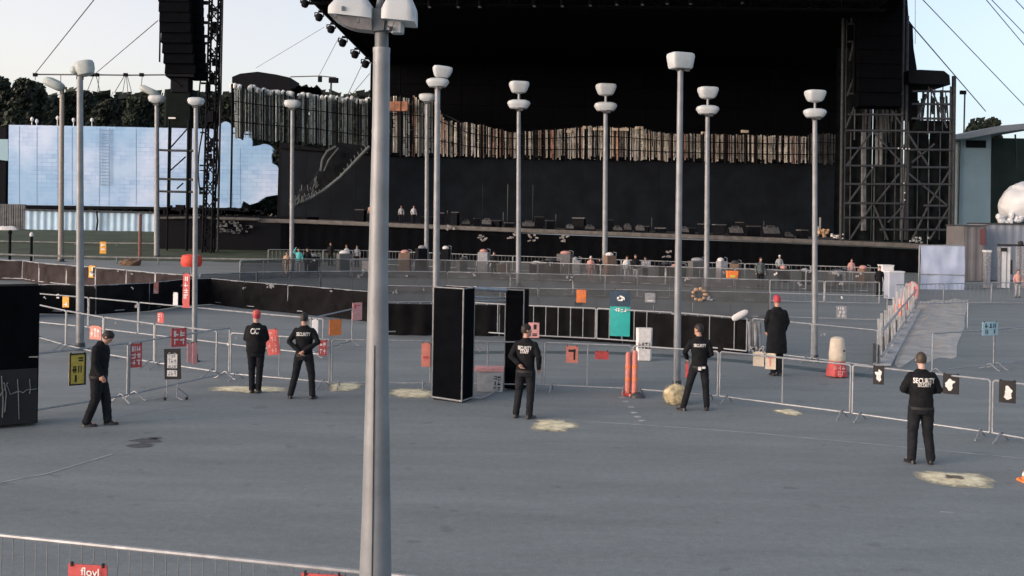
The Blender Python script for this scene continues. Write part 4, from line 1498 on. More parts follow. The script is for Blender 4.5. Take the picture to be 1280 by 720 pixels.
# left truss tower
pT = on_z(262, 318)
D = 96.0
base = Vector((W(262, 200, D).x, D, 0))
t = thing('truss_tower', 'tall black lattice tower left of the stage', 'tower', base)
build('lattice', truss(base + Vector((0, 0, .2)), base + Vector((.3, 0, 27)), .42, .1, 1.0), blk2, t)
mb = MB()
rnd = random.Random(9)
for i in range(44):
    z = 3 + 23 * (i + rnd.random() * .6) / 44
    s_ = rnd.choice((-1, 1))
    if rnd.random() < .5:
        mb = MB().box(base + Vector((rnd.uniform(-.35, .35), rnd.uniform(-.5, .2), z)), (rnd.uniform(.2, .6), .3, rnd.uniform(.3, 1.2)))
    else:
        mb = MB().box(base + Vector((s_ * .6, -.2, z)), (.5, .2, rnd.uniform(.1, .35)))
    build('clamp', mb, blk2, t, smooth=False)
mb = MB()
for s_, z0 in ((1, 26), (-1, 25)):
    pts = []
    for i in range(24):
        f = i / 23
        pts.append(base + Vector((s_ * (.55 + .4 * abs(math.sin(f * 9))), -.4, z0 * (1 - f) + 6 * f)))
    mb.tube(pts, .07, 5)
build('cable_loop', mb, blk2, t)
build('base_plate', MB().box(base + Vector((0, 0, .12)), (2.2, 2.2, .22)), blk2, t, smooth=False)
# thin mast right of it
q = Vector((W(274, 200, 97).x, 97, 0))
t = thing('mast', 'thin grey mast right of the black lattice tower', 'mast', q)
build('tube', MB().tube([q, Vector((q.x + .05, 97, 27))], .1, 8), scaff, t)
build('base_plate', MB().box(q + Vector((0, 0, .04)), (.6, .6, .06)), scaff, t, smooth=False)

# small scaffold in front of the pale wall
D = 98.0
t = thing('ladder_scaffold', 'dark ladder like scaffold frame in front of the pale wall', 'scaffold', W(224, 268, D))
for x in (211.5, 236):
    z1 = W(x, 150, D)
    build('standard', MB().tube([Vector((z1.x, D, .3)), z1], .15 if x > 220 else .09, 8), blk2, t)
mb = MB()
for y in (188, 224, 239.5):
    build('ledger', MB().tube([W(195, y - .6, D), W(212, y, D), W(246, y + .6, D)], .11, 6), scaff, t)
for a__, b__ in (((212, 214), (232, 196)), ((212, 186), (235, 160)), ((221, 236), (229, 229))):
    build('brace', MB().tube([W(*a__, D), W(*b__, D)], .07, 5), blk2, t)

# ------------------------------------------------------------------ right scaffold tower
D = 90.0
t = thing('scaffold_tower', 'dark scaffold tower at the right side of the stage', 'scaffold tower', W(1120, 305, D))


def post(x, y0, y1, r, m=scaff, dy=0):
    a__, b__ = W(x, y1, D + dy), W(x, y0, D + dy)
    build('standard', MB().tube([a__, Vector((a__.x + (b__.x - a__.x) * .3, b__.y, b__.z))], r, 8), m, t)


for x, y0, y1, r, dy in ((1050.5, -60, 302, .13, 0), (1055, -60, 302, .06, .5), (1068, -60, 175, .07, -.4), (1126, -60, 300, .12, -.2), (1131, 20, 300, .15, 0), (1134, 40, 300, .1, 2), (1190, 95, 302, .2, 0), (1186, 108, 300, .08, -.3), (1160, 108, 165, .06, 0), (1092, 207, 302, .08, 0), (1160, 207, 300, .07, 0), (1062, 165, 302, .06, 1.5), (1106, 165, 300, .05, 2), (1118, 100, 300, .06, 1), (1146, 166, 300, .05, 1.5), (1174, 166, 300, .06, 1), (1168, 106, 166, .05, .5), (1178, 106, 166, .05, 1)):
    post(x, y0, y1, r, scaff, dy)
mb = MB()
for y, x0, x1 in ((73, 1067, 1128), (95, 1067, 1127), (117, 1062, 1128), (163, 1058, 1131), (165, 1131, 1190), (207, 1056, 1130), (209, 1140, 1186), (254, 1056, 1128), (257, 1155, 1184), (287, 1100, 1186), (114, 1140, 1190), (185, 1056, 1130), (230, 1056, 1190), (272, 1056, 1186), (143, 1060, 1128), (52, 1060, 1128), (30, 1060, 1128), (187, 1132, 1190), (130, 1140, 1190), (148, 1140, 1190)):
    build('ledger', MB().tube([W(x0, y, D - .4), W(x1, y + .4, D - .4)], .10, 6), mat('ledger_tube', (.06, .064, .072), .5, .4, .3, 3), t)
mb = MB()
for pts in (((1067, 52), (1062, 76)), ((1068, 95), (1059, 120)), ((1068, 134), (1057, 160)), ((1066, 0), (1064, 30)), ((1094, 255), (1124, 217)), ((1136, 217), (1184, 257)), ((1110, 278), (1128, 258)), ((1140, 203), (1168, 180)), ((1113, 135), (1126, 155)), ((1126, 300), (1133, 210)), ((1118, 207), (1126, 198)), ((1058, 207), (1090, 165)), ((1060, 254), (1092, 209)), ((1092, 165), (1128, 205)), ((1134, 165), (1160, 207)), ((1162, 254), (1188, 212)), ((1062, 300), (1090, 256)), ((1092, 256), (1110, 300)), ((1140, 300), (1160, 258)), ((1162, 300), (1186, 260)), ((1146, 150), (1162, 110)), ((1164, 110), (1184, 160))):
    build('brace', MB().tube([W(x, y, D - .3) for x, y in pts], .085, 6), MATS['ledger_tube'], t)
# dark netting behind the lower half, in bays
mb = MB()
for x0, x1 in ((1046, 1092), (1093, 1130), (1131, 1161), (1162, 1192)):
    ytop_ = 60 if x1 < 1131 else (150 if x0 < 1140 else 160)
    A, B = W(x0, ytop_, D + 6), W(x1, ytop_, D + 6)
    lo = W(x0, 306, D + 6).z
    mb.quadsheet(lambda u, v: Vector((A.x + (B.x - A.x) * u, D + 6 + .15 * math.sin(u * 12), lo + (A.z - lo) * v)), 16, 2)
build('netting', mb, mat('green_black_net', (.006, .009, .010), .9, 0, .7, 1.2, spec=.08), t)
mb = MB()
A, B = W(1129, 30, D + 2), W(1141, 90, D + 2)
mb.prism([W(1128, -60, D + 1), W(1134, -5, D + 1), W(1136, 25, D + 1), W(1141, 32, D + 1), W(1142, 60, D + 1), W(1146, 85, D + 1), W(1147, 150, D + 1), W(1128, 150, D + 1)], (0, .8, 0))
build('side_drape', mb, blk2, t, smooth=False)
mb = MB().prism([W(1136, 104, D - 1), W(1136, 88, D - 1), W(1150, 87, D - 1), W(1180, 88.5, D - 1), W(1187, 94, D - 1), W(1188, 106, D - 1)], (0, 5, 0))
build('canopy', mb, blk2, t, smooth=False)
mb = MB()
rnd = random.Random(21)
for i in range(26):
    x = rnd.uniform(1145, 1185)
    y = rnd.uniform(108, 130)
    mb.tube([W(x, y, D + 2), W(x + rnd.uniform(-2, 2), y + rnd.uniform(15, 50), D + 2)], rnd.uniform(.04, .13), 5)
for i in range(22):
    x = rnd.uniform(1078, 1124)
    y = rnd.uniform(134, 150)
    mb.tube([W(x, y, D + 2), W(x + rnd.uniform(-2, 2), y + rnd.uniform(15, 50), D + 2)], rnd.uniform(.04, .12), 5)
o = build('hanging_cable', mb, scaff, t)
o['kind'] = 'stuff'
mb = MB()
for x in (1078.5, 1080.5):
    mb.tube([W(x, 165, D + 1), W(x, 288, D + 1)], .16, 6)
for x in (1096, 1101):
    mb.tube([W(x, 166, D + 1), W(x, 207, D + 1)], .14, 6)
build('grey_duct', mb, mat('pale_duct', (.16, .17, .175), .6, 0, .4, 2), t)
mb = MB()
for x, y in ((1123, 185.5), (1128, 186), (1132.5, 186), (1136.5, 186), (1130, 229), (1131, 241), (1131, 250)):
    mb.ell(W(x, y, D - .6), (.07, .05, .07), 8, 6)
o = build('work_lamp', mb, mat('pale_glass', (.6, .62, .62), .3), t)
mb = MB().box(W(1162, 158, D + 2), (44 * D / FPX, 2, 12 * D / FPX))
build('box_platform', mb, MATS['green_black_net'], t, smooth=False)


# ------------------------------------------------------------------ curved ramp at the left wing
D = 108.0
t = thing('curved_ramp', 'curved dark ramp with pale truss edge rising at the left wing of the stage', 'ramp', W(420, 270, D))
low = [(366, 258), (385, 250), (405, 238), (425, 222), (445, 201), (462, 183)]
up = [(372, 240), (388, 228), (400, 208), (404, 196), (412, 186), (424, 178)]
mb = MB()
mb.tube([W(x, y, D) for x, y in low], .2, 8)
build('edge_rail', mb, mat('ramp_rail', (.085, .10, .105), .5, .2, .3, 2), t)
mb = MB()
for i in range(22):
    f = i / 21
    x = 366 + 92 * f
    y = interp(low, x)
    mb.tube([W(x, y, D), W(x - 2, y - 4 - 3 * math.sin(f * 9), D + .4)], .07, 5)
build('post', mb, MATS['ramp_rail'], t)
mb = MB()
mb.loft([[W(lx, ly, D + .4), W(ux, uy, D + 1.2), W(ux + .2, uy + 1.5, D + 1.4), W(lx, ly + 2, D + .7)] for (lx, ly), (ux, uy) in zip(low, up)])
build('ramp_panel', mb, mat('ramp_dark', (.008, .010, .013), .9, 0, .5, 1, spec=.08), t, smooth=False)
mb = MB().tube([W(401, 214, D - .3), W(403, 200, D - .3), W(409, 189, D - .3), W(420, 183, D - .3)], .14, 6)
mb.tube([W(405, 214, D - .3), W(411, 200, D - .3), W(423, 185, D - .3)], .1, 6)
build('hand_rail', mb, MATS['ramp_rail'], t)
# clutter: pale frames beside the ramp
rnd = random.Random(4)
mb = MB()
for i in range(40):
    x = rnd.uniform(362, 398)
    y = interp(low, x) - rnd.uniform(-2, 16) * (.4 if x < 375 else 1)
    mb.tube([W(x, y, D - .5), W(x + rnd.uniform(-3, 3), y - rnd.uniform(2, 9), D - .5)], .06, 4)
o = build('loose_rod', mb, MATS['ramp_rail'], t)
o['kind'] = 'stuff'

# black side drape left wing under strips
mb = MB()
A = [(346, 180), (365, 182), (392, 184)]
mb.prism([W(349, 178, 116), W(392, 184, 116), W(392, 275, 116), W(346, 275, 116)], (0, .3, 0))
tag(build('side_drape', mb, blk2, base=W(368, 275, 116), smooth=False), 'black side drape between pale wall and stage rear wall', 'drape')

# dark canopy behind the strips at left
t = thing('dark_canopy', 'black flat topped canopy rising behind the grey hanging strips', 'canopy', Vector((W(326, 110, 118).x, 118, 0)))
mb = MB().prism([W(290, 112, 118), W(290, 96, 118), W(300, 92, 118), W(322, 89.5, 118), W(345, 93, 118), W(363, 97, 118), W(363, 116, 118)], (0, 5, 0))
build('roof', mb, blk2, t, smooth=False)
mb = MB()
for x in (291, 362):
    q = W(x, 112, 118.5)
    mb.tube([Vector((q.x, 118.5, 0)), q], .12, 6)
build('post', mb, blk2, t)
# rubble like dark gear between canopy and pole
mb = MB()
rnd = random.Random(15)
for i in range(30):
    x = rnd.uniform(363, 402)
    q = W(x, 118 - 9 * math.sin((x - 363) / 40 * PI) * rnd.random(), 117)
    mb.box(q, (rnd.uniform(.3, 1.2), .6, rnd.uniform(.3, .9)), M=Matrix.Rotation(rnd.uniform(-.8, .8), 3, 'Y'))
mb.box(W(382, 124, 117), (40 * 117 / FPX, .5, 8 * 117 / FPX))
tag(build('rigging_pile', mb, blk2, base=W(382, 128, 117), smooth=False), 'dark jagged pile of rigging above the grey strips', 'rigging')

# ------------------------------------------------------------------ pale wall at the left
DWl = 136.0


def pale_mat():
    m = bpy.data.materials.new('pale_printed_wall')
    m.use_nodes = True
    nt = m.node_tree
    b = nt.nodes['Principled BSDF']
    b.inputs['Roughness'].default_value = .6
    tc = nt.nodes.new('ShaderNodeTexCoord')
    n1 = nt.nodes.new('ShaderNodeTexNoise')
    n1.inputs['Scale'].default_value = .085
    n1.inputs['Detail'].default_value = 5
    mp = nt.nodes.new('ShaderNodeMapping')
    mp.inputs['Location'].default_value = (3.5, 0, 1.2)
    nt.links.new(tc.outputs['Object'], mp.inputs['Vector'])
    nt.links.new(mp.outputs['Vector'], n1.inputs['Vector'])
    r = nt.nodes.new('ShaderNodeValToRGB')
    r.color_ramp.elements[0].position = .44
    r.color_ramp.elements[1].position = .60
    r.color_ramp.elements[0].color = (.28, .46, .67, 1)
    r.color_ramp.elements[1].color = (.50, .61, .79, 1)
    nt.links.new(n1.outputs['Fac'], r.inputs['Fac'])
    # faint block grid like print
    br = nt.nodes.new('ShaderNodeTexBrick')
    br.inputs['Scale'].default_value = 1.0
    br.inputs['Color1'].default_value = (1, 1, 1, 1)
    br.inputs['Color2'].default_value = (.72, .80, .90, 1)
    br.inputs['Mortar'].default_value = (.56, .66, .80, 1)
    br.inputs['Mortar Size'].default_value = .03
    br.inputs['Brick Width'].default_value = 1.3
    br.inputs['Row Height'].default_value = .55
    sp = nt.nodes.new('ShaderNodeSeparateXYZ')
    cb = nt.nodes.new('ShaderNodeCombineXYZ')
    nt.links.new(tc.outputs['Object'], sp.inputs['Vector'])
    nt.links.new(sp.outputs['X'], cb.inputs['X'])
    nt.links.new(sp.outputs['Z'], cb.inputs['Y'])
    nt.links.new(cb.outputs['Vector'], br.inputs['Vector'])
    n2 = nt.nodes.new('ShaderNodeTexNoise')
    n2.inputs['Scale'].default_value = .28
    n2.inputs['Detail'].default_value = 3
    nt.links.new(tc.outputs['Object'], n2.inputs['Vector'])
    rr = nt.nodes.new('ShaderNodeMapRange')
    rr.inputs['From Min'].default_value = .40
    rr.inputs['From Max'].default_value = .62
    nt.links.new(n2.outputs['Fac'], rr.inputs['Value'])
    mx = nt.nodes.new('ShaderNodeMix')
    mx.data_type = 'RGBA'
    mx.blend_type = 'MULTIPLY'
    nt.links.new(rr.outputs['Result'], mx.inputs['Factor'])
    nt.links.new(r.outputs['Color'], mx.inputs[6])
    nt.links.new(br.outputs['Color'], mx.inputs[7])
    nt.links.new(mx.outputs[2], b.inputs['Base Color'])
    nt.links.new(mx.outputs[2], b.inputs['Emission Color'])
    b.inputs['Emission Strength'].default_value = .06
    MATS['pale_printed_wall'] = m
    return m


pw = pale_mat()
t = thing('pale_wall', 'long pale blue lit display wall with scalloped right end', 'display wall', Vector((W(180, 260, DWl).x, DWl, 0)))
outline = [(11, 156), (100, 157.5), (262, 161)]
rnd = random.Random(6)


def arc(cx, cy, r, a0, a1, n=9):
    return [(cx + r * math.cos(math.radians(a0 + (a1 - a0) * i / n)), cy - r * math.sin(math.radians(a0 + (a1 - a0) * i / n))) for i in range(n + 1)]


outline += [(270, 162), (273, 158)] + arc(282, 159, 7, 150, 0) + arc(292, 164, 4.5, 120, -40) + [(296, 172), (302, 174)] + arc(310, 170, 6, 170, -20) + [(315, 183), (322, 182)]
outline += arc(331, 192, 12, 110, 20) + arc(337, 190, 4, 90, -60) + [(340, 204), (346, 207)] + arc(346, 222, 8, 60, -50) + [(349, 234)] + arc(344, 238, 6, 20, -70) + [(332, 246), (322, 253), (312, 256), (304, 251), (300, 262)]
outline += [(10, 256)]
mb = MB().prism([W(x, y, DWl) for x, y in outline], (0, .4, 0))
build('printed_face', mb, pw, t, smooth=False)
# slim joints standing proud of the face
mb = MB()
for x in (24, 46, 72, 90, 124, 136, 170, 290, 300):
    yt_, yb_ = 158 + (x - 11) * .018, 256
    if x > 280:
        yt_ = 185
    mb.prism([W(x - .25, yb_, DWl - .03), W(x + .25, yb_, DWl - .03), W(x + .25, yt_, DWl - .03), W(x - .25, yt_, DWl - .03)], (0, .027, 0))
build('panel_joint', mb, mat('joint_blue', (.27, .38, .54), .6), t, smooth=False)
# ladder marks in the middle of the wall
mb = MB()
for x in (125, 137):
    mb.tube([W(x, 160, DWl - .2), W(x, 232, DWl - .2)], .05, 5)
for i in range(18):
    y = 163 + 4 * i
    mb.tube([W(125, y, DWl - .2), W(137, y, DWl - .2)], .04, 5)
build('ladder', mb, mat('ladder_blue', (.26, .36, .48), .6), t)
mb = MB()
for x in range(20, 300, 24):
    q = W(x, 258, DWl + .8)
    mb.tube([Vector((q.x, DWl + .8, 1)), Vector((q.x, DWl + .8, q.z + 6))], .1, 6)
build('support', mb, scaff, t)
build('lower_beam', MB().prism([W(9, 260, DWl - .5), W(300, 262.5, DWl - .5), W(300, 260, DWl - .5), W(9, 256, DWl - .5)], (0, 1.2, 0)), blk2, t, smooth=False)
mb = MB()
for x, y in ((40, 149), (46, 151.5), (72, 147.5), (92, 150), (115, 150)):
    q = W(x, y, DWl + .3)
    mb.tube([q, Vector((q.x, q.y, W(x, 158, DWl).z))], .06, 5)
    mb.ell(q, (.22, .2, .3), 8, 6)
build('top_lamp', mb, white_p, t)
# lower pale fence
t = thing('corrugated_fence', 'pale blue corrugated fence under the printed wall', 'fence', Vector((W(110, 290, 132).x, 132, 1.4)))
mb = MB()
x0, x1 = W(31, 280, 132).x, W(200, 280, 132).x
zt0, zt1, = W(31, 262, 132).z, W(200, 266, 132).z
mb.quadsheet(lambda u, v: Vector((x0 + (x1 - x0) * u, 132 + .05 * math.sin((x0 + (x1 - x0) * u) * 7), 1.0 + (zt0 + (zt1 - zt0) * u - 1.0) * v)), 260, 1)
build('sheet', mb, mat('pale_blue_sheet', (.40, .58, .74), .6, 0, .12, .6), t)
build('rail', MB().tube([Vector((x0, 131.7, zt0)), Vector((x1, 131.7, zt1))], .12, 6), scaff, t)
build('dark_gap', MB().tube([W(121, 264, 131.6), W(122, 276, 131.6), W(120, 296, 131.6)], .12, 6), blk2, t)
# dark picket fence left end
t = thing('dark_fence', 'dark upright picket fence at the left edge beside the corrugated fence', 'fence', Vector((W(10, 290, 133).x, 133, 1)))
mb = MB()
x0, x1 = W(-30, 280, 133).x, W(31, 280, 133).x
for i in range(44):
    x = x0 + (x1 - x0) * i / 43
    mb.box((x, 133 + .1 * (i % 2), 3.0), (.18 if i % 3 else .28, .05, 3.6))
o = build('pickets', mb, mat('picket_grey', (.11, .12, .13), .7, 0, .4, 1.5), t, smooth=False)
build('backing', MB().box(((x0 + x1) / 2, 133.5, 2.9), (x1 - x0, .1, 3.6)), blk2, t, smooth=False)
# white heap at the fence foot and dark wall beyond
q = W(8, 288, 126)
mb = MB().ell(q, (1.6, .8, .55), 20, 10)
mb.v = [v + Vector((0, 0, .25 * noise.noise(v * 2.1))) for v in mb.v]
tag(build('tarp_bundle', mb, wht_cl, base=q), 'low crumpled pale bundle at the dark picket fence foot', 'bundle')
mb = MB().box((W(0, 230, 139).x - 4, 139, 8), (10, 1, 14.5))
t = tag(build('dark_hut', mb, blk2, base=Vector((W(0, 230, 139).x - 4, 139, 0)), smooth=False), 'dark hut behind the left end of the pale wall', 'hut')
build('pale_roof', MB().prism([W(-30, 196, 138), W(10, 201, 138), W(10, 174, 138), W(-30, 174, 138)], (0, .5, 0)), pblue_p, t, smooth=False)

# black covered deck left of the stage with clutter
mb = MB()
D = 101.0
q = W(197, 272, D)
mb.prism([W(198, 268, D - 1.2), W(384, 271, D - 1.2), Vector((W(384, 271, D - 1.2).x, D - 1.2, .2)), Vector((q.x, D - 1.2, .2))], (0, 6, 0))
t = thing('side_platform', 'low black side platform left of the stage', 'platform', Vector((W(290, 300, D).x, D, .2)))
build('body', mb, blk2, t, smooth=False)
mb = MB()
mb.tube([W(200, 272.5, D - 1.6), W(250, 272, D - 1.6)], .12, 6)
mb.tube([W(258, 272.5, D - 1.6), W(325, 274.5, D - 1.6)], .16, 6)
build('edge_rail', mb, edge_m, t)
rnd = random.Random(30)
mb = MB()
for i in range(40):
    x, y = rnd.uniform(270, 312), rnd.uniform(276, 292)
    mb.box(W(x, y, D - 1.7), (rnd.uniform(.1, .7), .1, rnd.uniform(.06, .25)))
o = build('pale_clutter', mb, mat('clutter_grey', (.10, .11, .12), .7, 0, .5, 3), t, smooth=False)
o['kind'] = 'stuff'
mb = MB()
for i in range(46):
    x = rnd.uniform(200, 340)
    h_ = rnd.uniform(3, 12) * (1 if rnd.random() < .4 else .5)
    mb.box(W(x, 268 - h_ / 2, D + 1), (rnd.uniform(.2, 1.1), .5, h_ * D / FPX))
o = build('gear_silhouette', mb, blk2, t, smooth=False)
o['kind'] = 'stuff'

# low rails across the grass
for nm, pts, D_, lb in (('a', [(-20, 301), (100, 303.5), (200, 304.5), (385, 310)], 97, 'thin pale rail across the top of the grass bank'), ('b', [(-20, 317), (60, 320), (200, 322.5), (380, 325)], 78, 'thin pale rail along the foot of the grass bank')):
    a0 = [W(x, y, D_ + (0 if nm == 'b' else 6)) for x, y in pts]
    t = thing('low_rail', lb, 'rail', Vector((a0[1].x, a0[1].y, 0)))
    build('rail', MB().tube(a0, .07, 6), mat('dull_rail', (.20, .21, .20), .7, .1, .3, 2), t)
    mb = MB()
    for x in range(-10, 380, 52):
        q = W(x, interp(pts, x), a0[0].y)
        mb.tube([q, Vector((q.x, q.y, -.1))], .06, 6)
    build('post', mb, MATS['dull_rail'], t)
for x, y0, y1, lb in ((12, 292, 327, 'left of two dark posts on the grass bank'), (39, 295, 327, 'dark post with white top on the grass bank')):
    q = on_z(x, y1 + 6)
    q = W(x, y1, 80)
    tp = W(x, y0, 80)
    t = thing('dark_post', lb, 'post', Vector((q.x, q.y, 0)))
    build('shaft', MB().tube([Vector((q.x, 80, 0)), Vector((q.x, 80, tp.z))], .11, 8), blk2, t)
    build('cap', MB().ell(Vector((q.x, 80, tp.z + .1)), (.16, .16, .2), 10, 6), white_p if x > 20 else blk2, t)
q = W(174.5, 326, 80)
t = thing('rust_post', 'rust brown post standing on the grass bank before the pale fence', 'post', Vector((q.x, 80, 0)))
tp = W(174.5, 269, 80)
build('shaft', MB().tube([Vector((q.x, 80, 0)), Vector((q.x, 80, tp.z))], .13, 8), mat('rust_paint', (.20, .09, .075), .8, 0, .3, 3), t)
build('cap', MB().stack(Vector((q.x, 80, tp.z)), [(0, .15, .15), (.08, .15, .15), (.12, .05, .05)], 10), MATS['rust_paint'], t)
# red parasol
p = on_z(239, 347)
kk = p.y / FPX
t = thing('parasol', 'small red rounded parasol behind the slim grey lamp pole', 'parasol', p)
zt = W(239, 318, p.y).z
zb = W(239, 333, p.y).z
hh = zt - zb
build('canopy', MB().stack(p, [(zb - .0, 11 * kk, 11 * kk), (zb + hh * .25, 13 * kk, 13 * kk), (zb + hh * .7, 12.6 * kk, 12.6 * kk), (zb + hh * .92, 11 * kk, 11 * kk), (zb + hh, 7 * kk, 7 * kk)], 20), mat('parasol_red', (.70, .07, .045), .7, 0, .12, 3), t)
build('pole', MB().tube([p, p + Vector((0, 0, zb + .1))], .03, 8), steel, t)
build('foot', MB().stack(p, [(0, .3, .3), (.08, .28, .28), (.1, .06, .06)], 16), dark_metal, t)
# brown litter heap
q = W(163, 320, 76)
mb = MB().ell(Vector((q.x, 76, .2)), (.8, .5, .30), 16, 8)
mb.v = [v + Vector((0, 0, .3 * noise.noise(v * 3))) for v in mb.v]
tag(build('soil_heap', mb, mat('brown_soil', (.16, .10, .06), .95, 0, .4, 4), base=Vector((q.x, 76, 0))), 'small brown soil heap beside the rust brown post', 'soil heap')

# ------------------------------------------------------------------ items on the stage
dk = lambda px, dy=2.0: (lambda q: Vector((q.x, q.y + dy, q.z)))(W(px, interp(edge_px, px), stageD(px)))
for i, (x, w_, hh, pale) in enumerate(((463, 16, 6, .1), (580, 12, 7, .08), (607, 14, 9, .12), (661, 18, 8, .1), (715, 11, 6, .15), (741, 14, 6, .1), (777, 13, 6, .12), (790, 11, 9, .08), (806, 13, 8, .13), (864, 12, 8, .12), (931, 20, 11, .1), (977, 24, 13, .08), (1000, 12, 6, .07))):
    q = dk(x, 4)
    kk = q.y / FPX
    t = thing('stage_monitor', 'black stage monitor with paler top, %s from the left along the deck' % ORD[i], 'stage monitor', q, 'stage monitors along the deck')
    w_ *= kk
    hh *= kk
    mb = MB().prism([q + Vector((-w_ / 2, 0, 0)), q + Vector((-w_ / 2, -.9, 0)), q + Vector((-w_ / 2, -.75, hh * .35)), q + Vector((-w_ / 2, -.05, hh))], (w_, 0, 0))
    build('cabinet', mb, blk2, t, smooth=False)
    build('grille', MB().prism([q + Vector((-w_ * .42, -.78, hh * .40)), q + Vector((w_ * .42, -.78, hh * .40)), q + Vector((w_ * .42, -.12, hh * 1.0)), q + Vector((-w_ * .42, -.12, hh * 1.0))], (0, -.012, .012)), mat('grille_%02d' % int(pale * 100), (pale, pale * 1.03, pale * 1.08), .6, 0, .5, 3), t, smooth=False)
    build('handle', MB().tube([q + Vector((-w_ * .2, -.06, hh + .01)), q + Vector((-w_ * .2, -.06, hh + .12)), q + Vector((w_ * .2, -.06, hh + .12)), q + Vector((w_ * .2, -.06, hh + .01))], .04, 5), MATS['grille_12'] if 'grille_12' in MATS else edge_m, t)
for i, (x, w_, h_, m, lb) in enumerate(((1041, 13, 15, mat('crate_tan', (.45, .30, .19), .8, 0, .5, 3), 'tan crate pile on the deck right of the rightmost lamp pole'), (1060, 15, 9, paper, 'white paper clutter pile on the deck beside the tan crates'), (1168, 28, 9, mat('crate_grey', (.30, .32, .33), .8, 0, .5, 3), 'row of small pale boxes on deck at foot of the scaffold tower'))):
    q = dk(x, 3)
    kk = q.y / FPX
    rnd = random.Random(i + 60)
    mb = MB()
    for k_ in range(16):
        s_ = rnd.uniform(.25, .45) * h_ * kk * .6
        mb.box(q + Vector((rnd.uniform(-.5, .5) * w_ * kk, rnd.uniform(-.5, .5), rnd.uniform(.2, .9) * h_ * kk)), (s_ * 1.2, s_, s_), rz=rnd.uniform(0, 1))
    tag(build('box_pile', mb, m, base=q, smooth=False), lb, 'box pile')
q = dk(1031.5, 3)
kk = q.y / FPX
t = thing('banner_stand', 'narrow white upright stand on the deck right of the rightmost lamp pole', 'stand', q)
build('post', MB().box(q + Vector((0, 0, 15 * kk)), (4 * kk, .2, 30 * kk), ch=.05), white_p, t, smooth=False)
build('arm', MB().box(q + Vector((6 * kk, 0, 19 * kk)), (1.6 * kk, .2, 18 * kk)).box(q + Vector((3 * kk, 0, 16 * kk)), (8 * kk, .1, 1.5 * kk)), grey_cl, t, smooth=False)
rnd = random.Random(44)
gx = sorted([440, 474, 524, 548, 566, 592, 620, 636, 676, 690, 728, 768, 822, 842, 880, 896, 912, 950, 962, 1022])
for i, x in enumerate(gx):
    q = dk(x, rnd.uniform(3, 9))
    w_, h_ = rnd.uniform(.6, 1.3), rnd.uniform(.4, 1.3)
    t = thing('flight_case', 'dark flight case standing on the stage deck, %s from the left' % ORD[i], 'flight case', q, 'flight cases on the deck')
    build('body', MB().box(q + Vector((0, 0, h_ / 2)), (w_, .7, h_), rz=rnd.uniform(-.4, .4)), blk2, t, smooth=False)
    build('lid', MB().box(q + Vector((0, 0, h_ + .05)), (w_ * 1.03, .74, .09), rz=rnd.uniform(-.4, .4)), mat('case_lid_%d' % (i % 3), [(.05, .052, .055), (.12, .125, .13), (.025, .026, .028)][i % 3], .6), t, smooth=False)
    if i % 3 == 0:
        build('tripod', MB().tube([q + Vector((w_ * .8, 0, 0)), q + Vector((w_ * .8, 0, 1.5))], .05, 5), scaff, t)
# pale notices pinned on the skirt
for i, (x, y) in enumerate(((563, 286), (604, 297), (640, 294), (666, 297), (705, 298), (833, 317))):
    c = W(x, y, stageD(x) - .4)
    kk = c.y / FPX
    rnd = random.Random(i)
    mb = MB()
    for k_ in range(7):
        mb.box(c + Vector((rnd.uniform(-5, 5) * kk, -.02 * k_, rnd.uniform(-4, 4) * kk)), (rnd.uniform(2, 4.5) * kk, .03, rnd.uniform(1.2, 2.6) * kk), M=Matrix.Rotation(rnd.uniform(-.6, .6), 3, 'Y'))
    tag(build('pinned_notice', mb, mat('notice_grey', (.28, .27, .27), .8, 0, .5, 4), base=c, smooth=False), 'pale crumpled notice on the black stage skirt, %s from the left' % ORD[i], 'notice', 'notices on the stage skirt')

# ------------------------------------------------------------------ right: hall, containers, tarps
t = thing('grey_hall', 'pale blue grey hall wall with sloping roof right of the scaffold tower', 'hall', Vector((W(1216, 280, 104).x, 104, 0)))
D = 104
mb = MB().prism([Vector((W(1196, 300, D).x, D, 0)), Vector((W(1238, 300, D).x, D, 0)), W(1239, 166, D), W(1197, 172, D)], (0, 8, 0))
build('wall', mb, mat('hall_grey_blue', (.26, .37, .41), .7, 0, .12, .4), t, smooth=False)
mb = MB().prism([W(1188, 169, D - 3), W(1206, 167, D - 3), W(1250, 157, D - 3), W(1330, 150, D - 3), W(1330, 155, D - 3), W(1252, 165, D - 3), W(1210, 173, D - 3), W(1190, 174, D - 3)], (0, 16, 0))
build('roof', mb, mat('hall_roof', (.25, .28, .30), .6, 0, .1, .5), t, smooth=False)
build('high_window', MB().box(W(1220, 180, D - .15), (24 * D / FPX, .2, 9 * D / FPX)), blk2, t, smooth=False)
build('side_wall', MB().box(Vector((W(1270, 200, D + 8).x, D + 8, 7)), (64 * D / FPX, .5, 13.5)), mat('dark_green_wall', (.014, .028, .021), .8, 0, .4, .4), t, smooth=False)
build('wall_seam', MB().tube([W(1200, 176, D - .1), W(1197.5, 280, D - .1)], .08, 6), scaff, t)
build('drain_pipe', MB().tube([W(1269, 168, D + 7), W(1271, 210, D + 7)], .1, 6), scaff, t)
